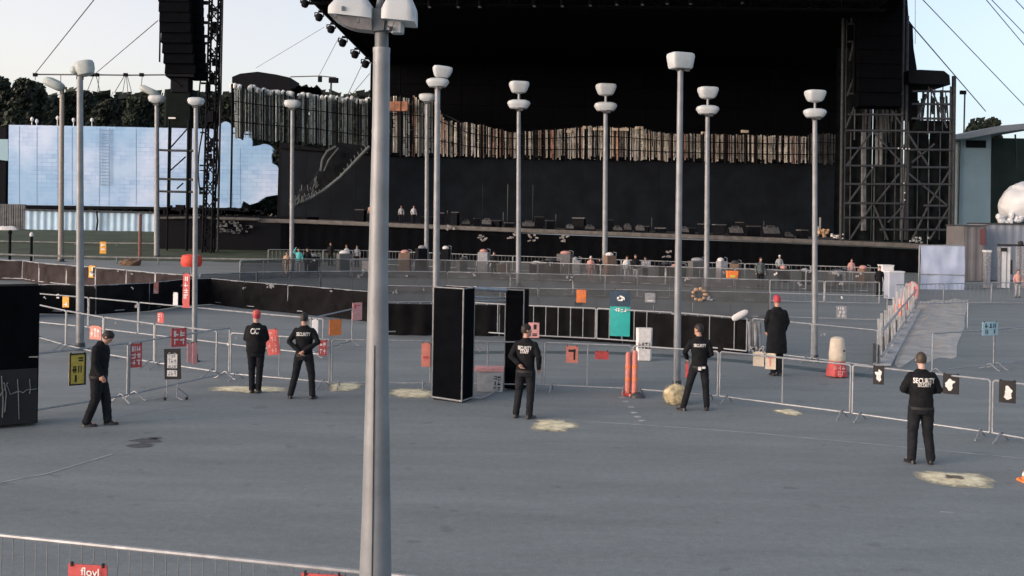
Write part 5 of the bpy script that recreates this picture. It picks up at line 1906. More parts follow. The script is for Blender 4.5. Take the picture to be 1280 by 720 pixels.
# white inflatable / tarp heap
D = 82
c = W(1282, 251, D)
kk = D / FPX
t = thing('tarp_heap', 'big white wrapped tarp bundle on top of the containers at right edge', 'tarp bundle', c - Vector((0, 0, 25 * kk)))
mb = MB().ell(c, (35 * kk, 2.0, 24 * kk), 64, 40, M=Matrix.Rotation(-.5, 3, 'Y'))
mb.v = [v + (v - c).normalized() * (.22 * noise.noise(v * .7) - .13 * abs(noise.noise(Vector((v.x * 1.6 + v.z * 1.2, v.y * .6, v.z * .4)))) + .03 * noise.noise(v * 4)) for v in mb.v]
build('cover', mb, mat('white_tarp', (.62, .66, .70), .6, 0, .08, 1, .3, 3), t)
mb = MB()
rnd = random.Random(8)
for i in range(16):
    q = W(rnd.uniform(1248, 1290), rnd.uniform(268, 279), D - 1)
    mb.ell(q, (rnd.uniform(.15, .4), .3, rnd.uniform(.12, .3)), 8, 6)
build('gathered_hem', mb, MATS['white_tarp'], t)
build('rope', MB().tube([c + Vector((math.cos(a_) * 1.1, -1.55, math.sin(a_) * .9)) for a_ in [k_ * .3 for k_ in range(8)]], .03, 5), scaff, t)
mb = MB().box(Vector((W(1268, 270, D + 3).x, D + 3, 2.2)), (3.8, 3, 4.2))
tag(build('dark_crate', mb, blk2, base=Vector((W(1268, 270, D + 3).x, D + 3, .1)), smooth=False), 'dark crate stack beneath the white tarp bundle', 'crate')


def container(label, x0, x1, yt, D, m, door=None, ybase=None):
    z1 = W((x0 + x1) / 2, yt, D).z
    xa, xb = W(x0, yt, D).x, W(x1, yt, D).x
    t = thing('container', label, 'container', Vector(((xa + xb) / 2, D, 0)))
    mb = MB()
    N = max(8, int((xb - xa) * 7))
    ring_f = []
    for i in range(N + 1):
        x = xa + (xb - xa) * i / N
        ring_f.append((x, D + (.04 if (i // 2) % 2 else 0)))
    mb.add([Vector((x, y, .05)) for x, y in ring_f] + [Vector((x, y, z1)) for x, y in ring_f], [(i, i + 1, N + 2 + i, N + 1 + i) for i in range(N)])
    build('front', mb, m, t, smooth=False)
    build('shell', MB().box(((xa + xb) / 2, D + 1.6, z1 / 2), (xb - xa, 3, z1 - .02)), m, t, smooth=False)
    build('roof_edge', MB().box(((xa + xb) / 2, D + 1.5, z1 + .06), (xb - xa + .1, 3.3, .1)), dark_metal, t, smooth=False)
    if door:
        for (d0, d1, dy0, dy1, dm) in door:
            c_ = W((d0 + d1) / 2, (dy0 + dy1) / 2, D - .05)
            build('door', MB().box(c_, ((d1 - d0) * D / FPX, .06, (dy1 - dy0) * D / FPX)), dm, t, smooth=False)
    return t


container('brown grey container right of the lavender tarp', 1206, 1233, 283, 74, mat('container_taupe', (.135, .135, .145), .7, 0, .15, .8), [(1225, 1232, 286, 306, mat('door_maroon', (.12, .05, .06), .6))])
container('pale blue grey container below the white tarp bundle', 1233, 1300, 281, 76, mat('container_pale', (.26, .29, .34), .7, 0, .1, .8))
# posts with dark lintels in front of the pale container
t = thing('booth_frame', 'white posted booth frame with dark lintel at the right edge', 'booth', on_z(1262, 352))
D = 66
for x in (1249, 1255, 1261, 1272, 1279):
    q = W(x, 310, D)
    build('post', MB().box(Vector((q.x, D, q.z / 2 + .05)), (.16 if x != 1255 else .26, .14, q.z)), white_p if x in (1255, 1261) else grey_cl, t, smooth=False)
build('lintel', MB().box(W(1264, 306.5, D), (33 * D / FPX, .2, .12)).ell(W(1276, 304, D - .2), (.18, .15, .15), 8, 6), ink, t, smooth=False)
build('fitting', MB().box(W(1255, 312, D - .15), (.36, .12, .25)), ink, t, smooth=False)
build('dark_pipe', MB().tube([W(1264, 325, D), W(1264, 343, D)], .09, 6), ink, t)
q = W(1234, 311, D)
t = thing('white_bin', 'white swing top bin before the brown grey container', 'bin', Vector((q.x, D, 0)))
build('body', MB().box(Vector((q.x, D, q.z / 2 - .1)), (.40, .4, q.z - .25), taper=.85, ch=.05), grey_cl, t, smooth=False)
build('lid', MB().box(Vector((q.x, D, q.z - .15)), (.48, .45, .14), ch=.06), white_p, t, smooth=False)
# lavender tarp screen
D = 64.0
t = thing('tarp_screen', 'large square lavender white tarp screen at the right end of the stage skirt', 'screen', Vector((W(1178, 360, D).x, D, 0)))
A, B = W(1151, 307, D), W(1206, 307, D)
zb = W(1178, 366, D).z


def lavP(u, v):
    x = A.x + (B.x - A.x) * u
    return Vector((x, D + .10 * noise.noise(Vector((u * 3, v * 3, 0))) - .05 * math.sin(v * PI) + .03 * noise.noise(Vector((u * 9, v * 2, 4))), zb + (A.z - zb) * v))


mb = MB().quadsheet(lavP, 24, 24)
build('tarp', mb, lav_p, t)
mb = MB()
for q in (A, (A + B) / 2, B):
    mb.tube([Vector((q.x, D + .18, 0)), Vector((q.x, D + .18, q.z))], .05, 6)
mb.tube([A + Vector((0, .18, 0)), B + Vector((0, .18, 0))], .05, 6)
build('frame', mb, steel, t)
build('hem', MB().tube([Vector((A.x, D - .08, W(1178, 343, D).z)), Vector((B.x, D - .08, W(1178, 343.5, D).z))], .03, 5), grey_cl, t)
for (x0, x1, y0, y1, m, lb, D) in ((1100, 1115, 332, 342, white_p, 'small white box topped cabinet behind the lavender case', 60), (1108, 1128, 340, 367, mat('lav_case', (.38, .42, .50), .6, 0, .1, 2), 'lavender grey upright case left of the large tarp screen', 54)):
    A, B = W(x0, y0, D), W(x1, y0, D)
    t = thing('equipment_case', lb, 'case', Vector(((A.x + B.x) / 2, D, 0)))
    zb_ = 0.08
    build('body', MB().box(Vector(((A.x + B.x) / 2, D, (A.z + zb_) / 2)), (B.x - A.x, .7, A.z - zb_), ch=.04), m, t, smooth=False)
    build('lid', MB().box(Vector(((A.x + B.x) / 2, D, A.z + .03)), (B.x - A.x + .05, .75, .05), ch=.04), white_p, t, smooth=False)
    for s_ in (A.x + .1, B.x - .1):
        build('wheel', MB().ell(Vector((s_, D - .25, .05)), (.03, .05, .05), 8, 6), ink, t)

# white pickets in a row running towards the camera
a_, b_ = on_z(1099, 457), on_z(1143, 388)
t = thing('picket_barrier', 'white picket barrier row running away from camera on the right', 'barrier', a_)
mb = MB()
rnd = random.Random(77)
N = 19
for i in range(N + 1):
    f = i / N
    q = a_ + (b_ - a_) * f
    hgt = 1.15 + .2 * rnd.random() + .35 * math.sin(f * PI)
    build('picket', MB().box(q + Vector((rnd.uniform(-.05, .05), 0, hgt / 2)), (.055, .05, hgt), M=Matrix.Rotation(rnd.uniform(-.06, .06), 3, 'Y')), mat('dirty_white', (.42, .42, .42), .7, 0, .3, 4), t, smooth=False)
mb = MB()
for z in (.25, .95):
    mb.tube([a_ + Vector((.06, 0, z)), b_ + Vector((.06, 0, z))], .035, 6)
build('rail', mb, steel, t)
for i in range(9):
    q = a_ + (b_ - a_) * (i / 8) + Vector((-.1, 0, 0))
    build('hanging_tag', MB().box(q + Vector((0, 0, .3)), (.05, .35, .5 + .2 * rnd.random())), dark_metal, t, smooth=False)
for i in range(6):
    q = a_ + (b_ - a_) * (.45 + .5 * i / 5) + Vector((-.07, 0, .75 + .25 * rnd.random()))
    build('red_tag', MB().box(q, (.04, .3, .42), rz=.5), (coral_p, pink_p, red_p)[i % 3], t, smooth=False)
mb = MB().prism([a_ + Vector((-.25, -.2, .02)), a_ + Vector((.25, -.2, .02)), b_ + Vector((.3, 0, .02)), b_ + Vector((-.3, 0, .02))], (0, 0, .06))
build('kerb', mb, mat('dirty_white', (.42, .42, .42)), t, smooth=False)
q = W(1139, 350, b_.y + .5)
c = Vector((q.x, b_.y + .5, 0))
t = thing('pink_panel', 'pink rounded panel standing at the far end of the white pickets', 'panel', c)
z0_, z1_ = W(1139, 384, c.y).z, W(1139, 352, c.y).z
kk = c.y / FPX
mb = MB()
ring = [Vector((c.x + math.cos(a__) * 9 * kk + .1 * math.sin(a__), c.y, (z0_ + z1_) / 2 + math.sin(a__) * (z1_ - z0_) / 2)) for a__ in [2 * PI * i / 24 for i in range(24)]]
build('panel', mb.prism(ring, (0, .08, 0)), mat('salmon_panel', (.66, .26, .24), .7, 0, .3, 5), t, smooth=False)
mb = MB()
ring = [Vector((c.x + math.cos(a__) * 4 * kk, c.y - .01, (z0_ + z1_) / 2 + math.sin(a__) * (z1_ - z0_) * .32)) for a__ in [2 * PI * i / 20 for i in range(20)]]
build('pale_centre', mb.prism(ring, (0, -.02, 0)), pink_p, t, smooth=False)
build('leg', MB().box(c + Vector((0, .1, z0_ / 2 + .05)), (.08, .06, max(.1, z0_ + .1))), ink, t, smooth=False)
# pale tarp on the ground
P00, P10, P01, P11 = on_z(1118, 456), on_z(1196, 446), on_z(1150, 376), on_z(1211, 374)


def tarpP(u, v):
    uu = u + .07 * noise.noise(Vector((v * 4, u, 7))) * (1 if u > .5 else .6)
    vv = v + .05 * noise.noise(Vector((u * 5, v, 9)))
    a__ = P00 + (P10 - P00) * uu
    b__ = P01 + (P11 - P01) * uu
    q = a__ + (b__ - a__) * vv
    ed = min(1, 9 * min(u, 1 - u, v, 1 - v))
    return q + Vector((0, 0, .008)) + ed * Vector((0, 0, .01 + .09 * abs(noise.noise(Vector((u * 3.0 + v, v * 5, 1)))) + .03 * noise.noise(Vector((u * 9, v * 12, 2)))))


mb = MB().quadsheet(tarpP, 40, 60)
tag(build('ground_tarp', mb, mat('beige_tarp', (.44, .42, .375), .6, 0, .25, 1.2), base=(P00 + P11) / 2), 'crumpled pale beige tarp spread on the asphalt beside the white pickets', 'tarp')

# guitar-like pale bundle on barred fence right end and grey coat hung there
q, d = LINES['F2'].at_px(925)
c = W(925, 394, q.y - .2)
kk = c.y / FPX
mb = MB().stack(c, [(-11 * kk, 2 * kk, 1.5 * kk), (-8 * kk, 4 * kk, 2.4 * kk), (0, 4.4 * kk, 2.6 * kk), (8 * kk, 3.6 * kk, 2 * kk), (11 * kk, 1.5 * kk, 1 * kk)], 14, M=Matrix.Rotation(1.05, 3, 'Y'))
tag(build('white_bag', mb, wht_cl, base=c), 'white rolled bag lying on the right end of the barred fence', 'bag')
c = W(943, 420, q.y - .25)
mb = MB()
rnd = random.Random(18)
for i in range(12):
    x = -7 + 14 * i / 11
    mb.tube([c + Vector((x * kk, rnd.uniform(-.1, .1), 18 * kk)), c + Vector((x * kk + rnd.uniform(-.04, .04), rnd.uniform(-.15, .05), rnd.uniform(-20, -12) * kk))], [.05, .03], 6)
tag(build('strap_bundle', mb, mat('strap_grey', (.24, .25, .26), .8, 0, .5, 3), base=c), 'bundle of hanging grey straps left of the figure in the long coat', 'straps')
c = W(953, 438, q.y - .5)
mb = MB()
for i in range(14):
    mb.box(c + Vector((rnd.uniform(-14, 14) * kk, 0, rnd.uniform(-4, 4) * kk)), (rnd.uniform(2, 5) * kk, .08, rnd.uniform(1.5, 3.5) * kk), M=Matrix.Rotation(rnd.uniform(-.7, .7), 3, 'Y'))
tag(build('white_tag_cluster', mb, mat('tag_grey', (.40, .40, .41), .8, 0, .4, 3), base=c, smooth=False), 'cluster of small white tags at the coat hem on the right', 'tags')
# orange ring garland and orange box on grey mesh fences
q, d = LINES['G3'].at_px(874)
c = W(874, 368, q.y - .12)
kk = c.y / FPX
mb = MB()
for i in range(9):
    a__ = 2 * PI * i / 9
    mb.ell(c + Vector((math.cos(a__) * 8 * kk, 0, math.sin(a__) * 7 * kk)), (rnd.uniform(2, 3.6) * kk, .05, rnd.uniform(1.4, 2.6) * kk), 8, 6)
tag(build('tan_garland', mb, tan_m, base=c), 'tan orange garland hung on the grey mesh fence right of the tall box pole', 'garland')
q, d = LINES['G2'].at_px(913)
c = W(915, 343, q.y + 1.0)
kk = c.y / FPX
t = thing('orange_crate', 'bright orange crate behind the middle grey mesh row', 'crate', c)
build('body', MB().box(c, (14 * kk, .4, 9 * kk), taper=.85), orange_p, t, smooth=False)
build('label', MB().box(c + Vector((0, -.19, -2 * kk)), (7 * kk, .03, 3 * kk)), yellow_p, t, smooth=False)

# small paper litter hung or stuck along the fences (each a thing)
rnd = random.Random(101)
ncl = 0
places = []
for key, xs in (('A', [3, 8, 118, 150, 167]), ('B', [163, 225, 308, 337, 341, 416, 468]), ('G1', [352, 392, 478, 585, 611, 690, 705, 1012, 1045, 1075, 905, 968]), ('G2', [353, 452, 507, 595, 712, 860]), ('G3', [494, 530, 640, 655, 885]), ('G2b', [1000, 1050]), ('G3b', [1030, 1050]), ('D', [150, 180]), ('Cc', [58, 75, 175]), ('F1', [292, 300, 566, 598]), ('H', [1030])):
    for x in xs:
        places.append((key, x))
for i, (key, x) in enumerate(places):
    q, d = LINES[key].at_px(x)
    nrm = Vector((d.y, -d.x, 0))
    z = LINES[key].h - rnd.uniform(.0, .25)
    c = q + nrm * .09 + Vector((0, 0, z))
    s_ = rnd.uniform(.05, .11) * (1.5 if key in ('G1', 'G2') else 1.0) * (.6 if key in ('F1', 'D') else 1)
    mb = MB()
    for k_ in range(rnd.randint(2, 5)):
        mb.box(c + Vector((rnd.uniform(-1, 1) * s_, -.012 * k_, rnd.uniform(-1, .6) * s_)), (s_ * rnd.uniform(.4, 1), .01, s_ * rnd.uniform(.4, 1.1)), M=Matrix.Rotation(rnd.uniform(-.7, .7), 3, 'Y'))
    m = rnd.choice((paper, grey_cl, grey_cl, grey_cl, mat('notice_grey', (.28, .27, .27)), mat('notice_grey', (.28, .27, .27))))
    tag(build('paper_scrap', mb, m, base=c, smooth=False), 'small crumpled paper scrap tied to a barrier top', 'paper scrap', 'paper scraps on the barriers')


# gear standing between the two farthest barrier rows
rnd = random.Random(66)
gx = sorted([398, 425, 462, 508, 524, 556, 578, 604, 630, 672, 690, 708, 722, 762, 828, 852, 868, 898, 930, 988, 1004, 1036, 1052, 1086])
for i, x in enumerate(gx):
    u0 = LINES['G1'].at_px(x)[0]
    q = Vector((W(x, 300, u0.y + 5).x, u0.y + 5 + rnd.uniform(-1.5, 2.5), 0))
    h_ = rnd.uniform(.7, 1.7)
    w_ = rnd.uniform(.5, 1.1)
    lb = '%s of the gear trolleys from the left behind the far mesh row' % (ORD[i] if i < 20 else ('21st', '22nd', '23rd', '24th')[i - 20])
    t = thing('gear_trolley', lb, 'trolley', q, 'gear trolleys behind the far mesh row')
    m = (blk2, mat('case_grey', (.10, .105, .11), .7), grey_cl, mat('case_brown', (.16, .11, .08), .8), blk2)[i % 5]
    build('case', MB().box(q + Vector((0, 0, h_ / 2 + .1)), (w_, .6, h_ - .1), rz=rnd.uniform(-.6, .6), ch=.04), m, t, smooth=False)
    build('top_load', MB().ell(q + Vector((rnd.uniform(-.1, .1), 0, h_ + .12)), (w_ * .4, .25, .16), 10, 6), (grey_cl, wht_cl, dark_metal, rose_cl)[i % 4], t)
    mb = MB()
    mb.tube([q + Vector((w_ * .55, 0, .1)), q + Vector((w_ * .6, 0, h_ + .25)), q + Vector((w_ * .3, 0, h_ + .3))], .025, 5)
    build('handle', mb, steel, t)


# ------------------------------------------------------------------ cables and guy wires
def cable(pts, r, label, cat='cable', m=None, group='guy wires', name='guy_wire', sagz=0.0):
    r *= .62
    P = [W(*p) for p in pts]
    if len(P) == 2 and sagz:
        n = 14
        P = [P[0] + (P[1] - P[0]) * (i / n) - Vector((0, 0, sagz * 4 * (i / n) * (1 - i / n))) for i in range(n + 1)]
    tag(build(name, MB().tube(P, r, 6), m or scaff, base=P[0]), label, cat, group)


wire_m = mat('wire_grey', (.12, .12, .13), .7)
cable([(43, 93, 140), (122, -6, 100)], .09, 'guy wire at the top left corner of the sky', m=wire_m)
cable([(118, 93, 140), (197, 26, 95)], .08, 'guy wire running down left from the left loudspeaker array', m=wire_m)
cable([(320, 85, 140), (405, 34, 118)], .05, 'faint guy wire under the left roof spotlights', m=wire_m)
cable([(398, 96, 140), (424, 46, 118)], .05, 'steep faint guy wire below the third roof spotlight', m=wire_m)
cable([(432, 124, 130), (452, 82, 119)], .06, 'left of two short wires between trees and roof corner', m=wire_m)
cable([(440, 118, 130), (462, 92, 119)], .06, 'right of two short wires between trees and roof corner', m=wire_m)
cable([(1150, -4, 95), (1290, 142, 120)], .07, 'long guy wire crossing the right sky, upper one starting at frame top', m=wire_m)
cable([(1133, 24, 92), (1232, 139, 130)], .09, 'guy wire from the scaffold tower down to the right tree', m=wire_m)
cable([(1228, -6, 90), (1290, 68, 100)], .06, 'left of two close guy wires at top right', m=wire_m)
cable([(1234, -6, 90), (1290, 52, 100)], .06, 'right of two close guy wires at top right', m=wire_m)
cable([(1264, -6, 90), (1290, 22, 100)], .06, 'short guy wire in the very top right corner', m=wire_m)
cable([(1144, -6, 95), (1144, 55, 95)], .04, 'thin vertical cable just right of the scaffold tower', m=wire_m)
# horizontal pipe with hangers between trees and array
t = thing('overhead_line', 'thin overhead line with hanging droppers above the left trees', 'overhead line', W(120, 93, 140))
build('line', MB().tube([W(43, 93, 140), W(120, 93.5, 140), W(160, 94, 140), W(207, 93.5, 140)], .1, 6), wire_m, t)
mb = MB()
for x0, x1, y1 in ((117, 109, 114), (120, 125, 114), (124, 122, 116), (157, 153, 118), (158, 160, 118), (156, 143, 116), (159, 165, 118), (44, 44, 100), (178, 176, 112), (76, 76, 112)):
    build('dropper', MB().tube([W(x0, 94, 140), W(x1, y1, 140)], .05, 5), wire_m, t)
mb = MB()
for x in (44, 115, 121, 157, 177):
    build('clamp', MB().box(W(x, 93.5, 139.8), (.6, .4, .45), ch=.1), blk2, t, smooth=False)
t = thing('overhead_line', 'short overhead line with dark clamps left of the main pole head', 'overhead line', W(413, 100, 128))
build('line', MB().tube([W(363, 96, 128), W(400, 95, 128), W(420, 97, 128)], .07, 6), wire_m, t)
build('clamp', MB().box(W(417, 100.5, 128), (1.2, .6, .6), ch=.15), blk2, t, smooth=False)
build('clamp', MB().box(W(400, 99, 128), (.5, .4, .7), ch=.1), blk2, t, smooth=False)
q = W(414, 102, 128)
build('post', MB().tube([Vector((q.x - .3, 128, 0)), q], .12, 6), scaff, t)
q = W(1206, 118, 110)
t = thing('thin_mast', 'thin dark mast with small lamp top before the right tree', 'mast', Vector((q.x, 110, 0)))
build('tube', MB().tube([Vector((q.x - .1, 110, 0)), q], .09, 6), scaff, t)
build('lamp', MB().box(q + Vector((-.2, 0, .2)), (.7, .3, .4), ch=.1).tube([q, W(1202, 113, 110)], .06, 5), blk2, t, smooth=False)


# ------------------------------------------------------------------ trees
def leaf_mat(name, col):
    m = mat(name, col, .8, 0, .55, .35)
    return m


lm = [leaf_mat('leaves_dark', (.015, .024, .015)), leaf_mat('leaves_mid', (.023, .034, .019))]
bark = mat('bark', (.05, .042, .035), .9, 0, .3, 2)


def leaves(mb, c, rx, ry, rz, n, s, rnd):
    for i in range(n):
        while True:
            p = Vector((rnd.uniform(-1, 1), rnd.uniform(-1, 1), rnd.uniform(-1, 1)))
            if .25 < p.length < 1:
                break
        q = c + Vector((p.x * rx, p.y * ry, p.z * rz))
        ax = Vector((rnd.gauss(0, 1), rnd.gauss(0, 1), rnd.gauss(0, .7))).normalized()
        b = ax.orthogonal().normalized()
        a2_ = ax.cross(b)
        ss = s * rnd.uniform(.5, 1.3)
        mb.add([q - b * ss, q + a2_ * ss * .6 - b * .1, q + b * ss, q - a2_ * ss * .6], [(0, 1, 2, 3)])


def tree(px, D, ytop, wpx, label, group, seed, dens=1.0, ybot=200):
    rnd = random.Random(seed)
    kk = D / FPX
    top = W(px, ytop, D)
    H = top.z
    base_ = Vector((top.x, D, 0))
    t = thing('tree', label, 'tree', base_, group)
    mb = MB().tube([base_, base_ + Vector((.2, 0, H * .4)), base_ + Vector((0, .1, H * .8))], [.45, .32, .1], 8)
    cr = [MB(), MB()]
    R = wpx * kk / 2
    for i in range(int(13 * dens)):
        f = rnd.uniform(.25, 1)
        a__ = rnd.uniform(0, 2 * PI)
        rr = R * (1.0 - .75 * max(0, f - .55) / .45) * rnd.uniform(.25, .85)
        r_ = R * rnd.uniform(.4, .62)
        c = base_ + Vector((math.cos(a__) * rr, math.sin(a__) * rr * .8, min(H * f, H - r_ * .8)))
        mb.tube([base_ + Vector((0, 0, H * f * .6)), c], [.14, .04], 5)
        leaves(cr[i % 2], c, r_, r_, r_ * .85, int(480 * dens), .34, rnd)
    leaves(cr[0], base_ + Vector((0, 0, H * .5)), R * 1.05, R * .9, H * .45, int(2800 * dens), .5, rnd)
    build('trunk', mb, bark, t)
    for k_ in (0, 1):
        build('crown', cr[k_], lm[k_], t, smooth=False)
    return t


seed = 200
rnd = random.Random(55)
trs = []
for (x, D, y, w) in ((-15, 160, 95, 60), (6, 158, 97, 44), (28, 156, 98, 50), (48, 162, 103, 44), (66, 158, 110, 46), (88, 163, 115, 44), (108, 160, 114, 40), (128, 158, 117, 44), (148, 163, 119, 40), (168, 158, 118, 44), (188, 161, 114, 44), (212, 160, 122, 50), (240, 160, 118, 50), (268, 162, 118, 44), (285, 160, 120, 44), (398, 150, 124, 40), (420, 152, 121, 44), (440, 150, 122, 44), (458, 152, 120, 40), (476, 150, 121, 40), (360, 152, 124, 50), (320, 152, 126, 60)):
    trs.append((x, D, y, w))
for i, (x, D, y, w) in enumerate(sorted(trs)):
    seed += 1
    tree(x, D, y, w, 'dark leafy tree in the wood behind the pale wall, %s from left' % (ORD[i] if i < 20 else ('twenty first', 'twenty second')[i - 20]), 'trees behind the pale wall', seed)
tree(1222, 135, 138, 44, 'lighter leafy tree at right above the hall roof', None, 300, 1.2)
tree(1238, 140, 148, 36, 'low tree crown just right of the leafy tree above the hall roof', None, 301, 1)

# low dense undergrowth that closes the wood below the crowns
mb = MB()
rnd = random.Random(91)
for i in range(5200):
    px_ = rnd.uniform(-60, 500)
    D_ = rnd.uniform(166, 172)
    yt_ = 118 + 7 * noise.noise(Vector((px_ * .05, 0, 0))) + 4 * noise.noise(Vector((px_ * .2, 1, 0)))
    q = W(px_, rnd.uniform(yt_, 215), D_)
    ax = Vector((rnd.gauss(0, 1), rnd.gauss(0, 1), rnd.gauss(0, .7))).normalized()
    b_ = ax.orthogonal().normalized()
    a2_ = ax.cross(b_)
    ss = rnd.uniform(.7, 1.5)
    mb.add([q - b_ * ss, q + a2_ * ss * .7, q + b_ * ss, q - a2_ * ss * .7], [(0, 1, 2, 3)])
tag(build('undergrowth', mb, lm[0], base=W(220, 215, 168), smooth=False), 'dark undergrowth closing the wood behind the pale wall', 'undergrowth', kind='stuff')


# ------------------------------------------------------------------ people
def remesh(name, mb, vox, m, parent, smooth_it=4):
    me = bpy.data.meshes.new(name)
    me.from_pydata([tuple(v) for v in mb.v], [], mb.f)
    o = bpy.data.objects.new(name + '_tmp', me)
    C.objects.link(o)
    r = o.modifiers.new('r', 'REMESH')
    r.mode = 'VOXEL'
    r.voxel_size = vox
    s = o.modifiers.new('s', 'SMOOTH')
    s.iterations = smooth_it
    s.factor = .5
    dg = bpy.context.evaluated_depsgraph_get()
    me2 = bpy.data.meshes.new_from_object(o.evaluated_get(dg))
    me2.name = name
    bpy.data.objects.remove(o)
    bpy.data.meshes.remove(me)
    for p in me2.polygons:
        p.use_smooth = True
    return link(name, me2, m, parent)


def limb(mb, pts, rs, n=12):
    """tapered limb with rounded ends"""
    pts = [Vector(p) for p in pts]
    # refine with catmull-like midpoints
    mb.tube(pts, rs, n)
    for p, r in zip(pts, rs):
        mb.ell(p, (r, r, r), 12, 8)


def torso(mb, levels, n=20):
    """levels: (centre, rx, ry, yaw)"""
    rings = []
    for c, rx, ry in levels:
        c = Vector(c)
        rings.append([c + Vector((math.cos(a) * rx, math.sin(a) * ry, 0)) for a in [2 * PI * k / n for k in range(n)]])
    mb.loft(rings)


def person(label, px, py, height=1.78, yaw=0.0, pose=None, top=uni, bottom=uni2, skin=skin_m, hair=hair_dark, cap=None, back_text=None, vox=.012, fingers=True,
           long_coat=False, group=None, lean=0.0, bulk=1.0, hair_long=False, text_w=.27, badge=False, at=None, box_top=False):
    """built facing +Y (away from the camera) at the origin, then turned by yaw and placed"""
    P = dict(hipL=(-.095, 0, .92), hipR=(.095, 0, .92), kneeL=(-.105, .02, .50), kneeR=(.105, .02, .50), ankL=(-.115, -.03, .09), ankR=(.115, -.03, .09),
             shL=(-.168, 0, 1.405), shR=(.168, 0, 1.405), elL=(-.25, -.03, 1.17), elR=(.25, -.03, 1.17), wrL=(-.25, .08, .93), wrR=(.25, .08, .93),
             head=(0, .03, 1.665), hnod=0.0, hyaw=0.0, footL=.05, footR=-.05, chest_y=0.0)
    if pose:
        P.update(pose)
    V = {k: (Vector(v) if isinstance(v, tuple) else v) for k, v in P.items()}
    t = thing('person', label, 'person', (0, 0, 0), group)
    cy = V['chest_y']
    # ---- body: one continuous figure
    b = MB()
    torso(b, [((0, 0, .86), .13, .10), ((0, 0, .95), .15, .105), ((0, cy * .4, 1.1), .135, .095), ((0, cy * .8, 1.3), .16, .105), ((0, cy, 1.42), .16, .095), ((0, cy, 1.48), .09, .07), ((0, cy, 1.52), .055, .055)])
    hd = V['head']
    limb(b, [(0, cy, 1.44), hd + Vector((0, -.03, -.09))], [.06, .052])
    Rh = Matrix.Rotation(V['hyaw'], 3, 'Z') @ Matrix.Rotation(-V['hnod'], 3, 'X')
    H = lambda x, y, z: hd + Rh @ Vector((x, y, z))
    b.ell(H(0, -.008, .022), (.074, .094, .098), 18, 12, M=Rh)
    b.stack(hd, [(-.118, .022, .02, 0, .062), (-.105, .042, .04, 0, .045), (-.06, .062, .068, 0, .02), (0, .07, .085, 0, .006), (.03, .07, .085, 0, .004)], 18, M=Rh)
    b.stack(hd, [(-.035, .017, .017, 0, .094), (-.015, .012, .014, 0, .094), (.03, .007, .006, 0, .084)], 8, M=Rh)      # nose
    b.ell(H(0, .078, -.066), (.026, .012, .012), 10, 6, M=Rh)       # mouth
    b.ell(H(0, .076, .035), (.055, .014, .010), 10, 6, M=Rh)        # brow
    for s_ in (-1, 1):
        b.ell(H(s_ * .076, -.012, -.005), (.010, .022, .033), 8, 6, M=Rh)
    for sd_ in 'LR':
        s_ = -1 if sd_ == 'L' else 1
        limb(b, [V['sh' + sd_], V['el' + sd_], V['wr' + sd_]], [.052, .042, .028])
        limb(b, [V['hip' + sd_], V['knee' + sd_], V['ank' + sd_]], [.075, .05, .036])
        an = V['ank' + sd_]
        fa = V['foot' + sd_]
        fd = Vector((math.sin(-fa), math.cos(fa), 0))
        limb(b, [an + Vector((0, 0, -.04)), an + fd * .13 + Vector((0, 0, -.055))], [.036, .03])
        # hand
        wr, el = V['wr' + sd_], V['el' + sd_]
        d = (wr - el).normalized()
        side = d.cross(Vector((0, 1, 0)))
        if side.length < .2:
            side = Vector((1, 0, 0))
        side.normalize()
        pn = side.cross(d).normalized()
        limb(b, [wr, wr + d * .045, wr + d * .075], [.028, .034, .034])
        if fingers:
            for k, (o_, L) in enumerate(((-.033, .062), (-.011, .074), (.011, .07), (.033, .055))):
                q0 = wr + d * .08 + pn * o_
                bend = side * (-s_) * .35
                q1 = q0 + (d + bend * .4).normalized() * L * .55
                q2 = q1 + (d + bend * 1.6).normalized() * L * .5
                limb(b, [q0, q1, q2], [.0105, .0100, .0090], 8)
            q0 = wr + d * .03 + pn * -.03
            limb(b, [q0, q0 + (d - pn * .9).normalized() * .035, q0 + (d - pn * .5).normalized() * .065], [.012, .011, .0095], 8)
    body = remesh('body', b, min(vox, .0095) if fingers else vox, [skin, eye_m], t, 3)
    for p_ in body.data.polygons:
        c = p_.center
        for s_ in (-1, 1):
            if (c - H(s_ * .03, .088, .008)).length < .013:
                p_.material_index = 1
    # ---- hair or cap
    hb = MB()
    lv = [(-.045, .079, .07, 0, -.03), (0.0, .082, .088, 0, -.022), (.04, .083, .098, 0, -.012), (.08, .074, .09, 0, -.01), (.11, .05, .062, 0, -.01), (.127, .018, .02, 0, -.01)]
    if hair_long:
        lv = [(-.16, .075, .045, 0, -.06), (-.1, .08, .06, 0, -.05)] + lv
    hb.stack(hd, lv, 18, M=Rh)
    hb.v = [v + (v - hd).normalized() * .008 * noise.noise(v * 30) for v in hb.v]
    build_local('hair', hb, hair, t)
    if cap:
        cb = MB().stack(hd, [(.035, .086, .102, 0, -.005), (.06, .088, .104, 0, -.005), (.10, .078, .09, 0, -.005), (.128, .05, .06, 0, -.005), (.14, .012, .015, 0, -.005)], 18, M=Rh)
        cb.stack(hd, [(.034, .07, .06, 0, .095), (.046, .07, .06, 0, .09)], 16, M=Rh)
        build_local('cap', cb, cap, t)
    # ---- jacket
    j = MB()
    k = bulk
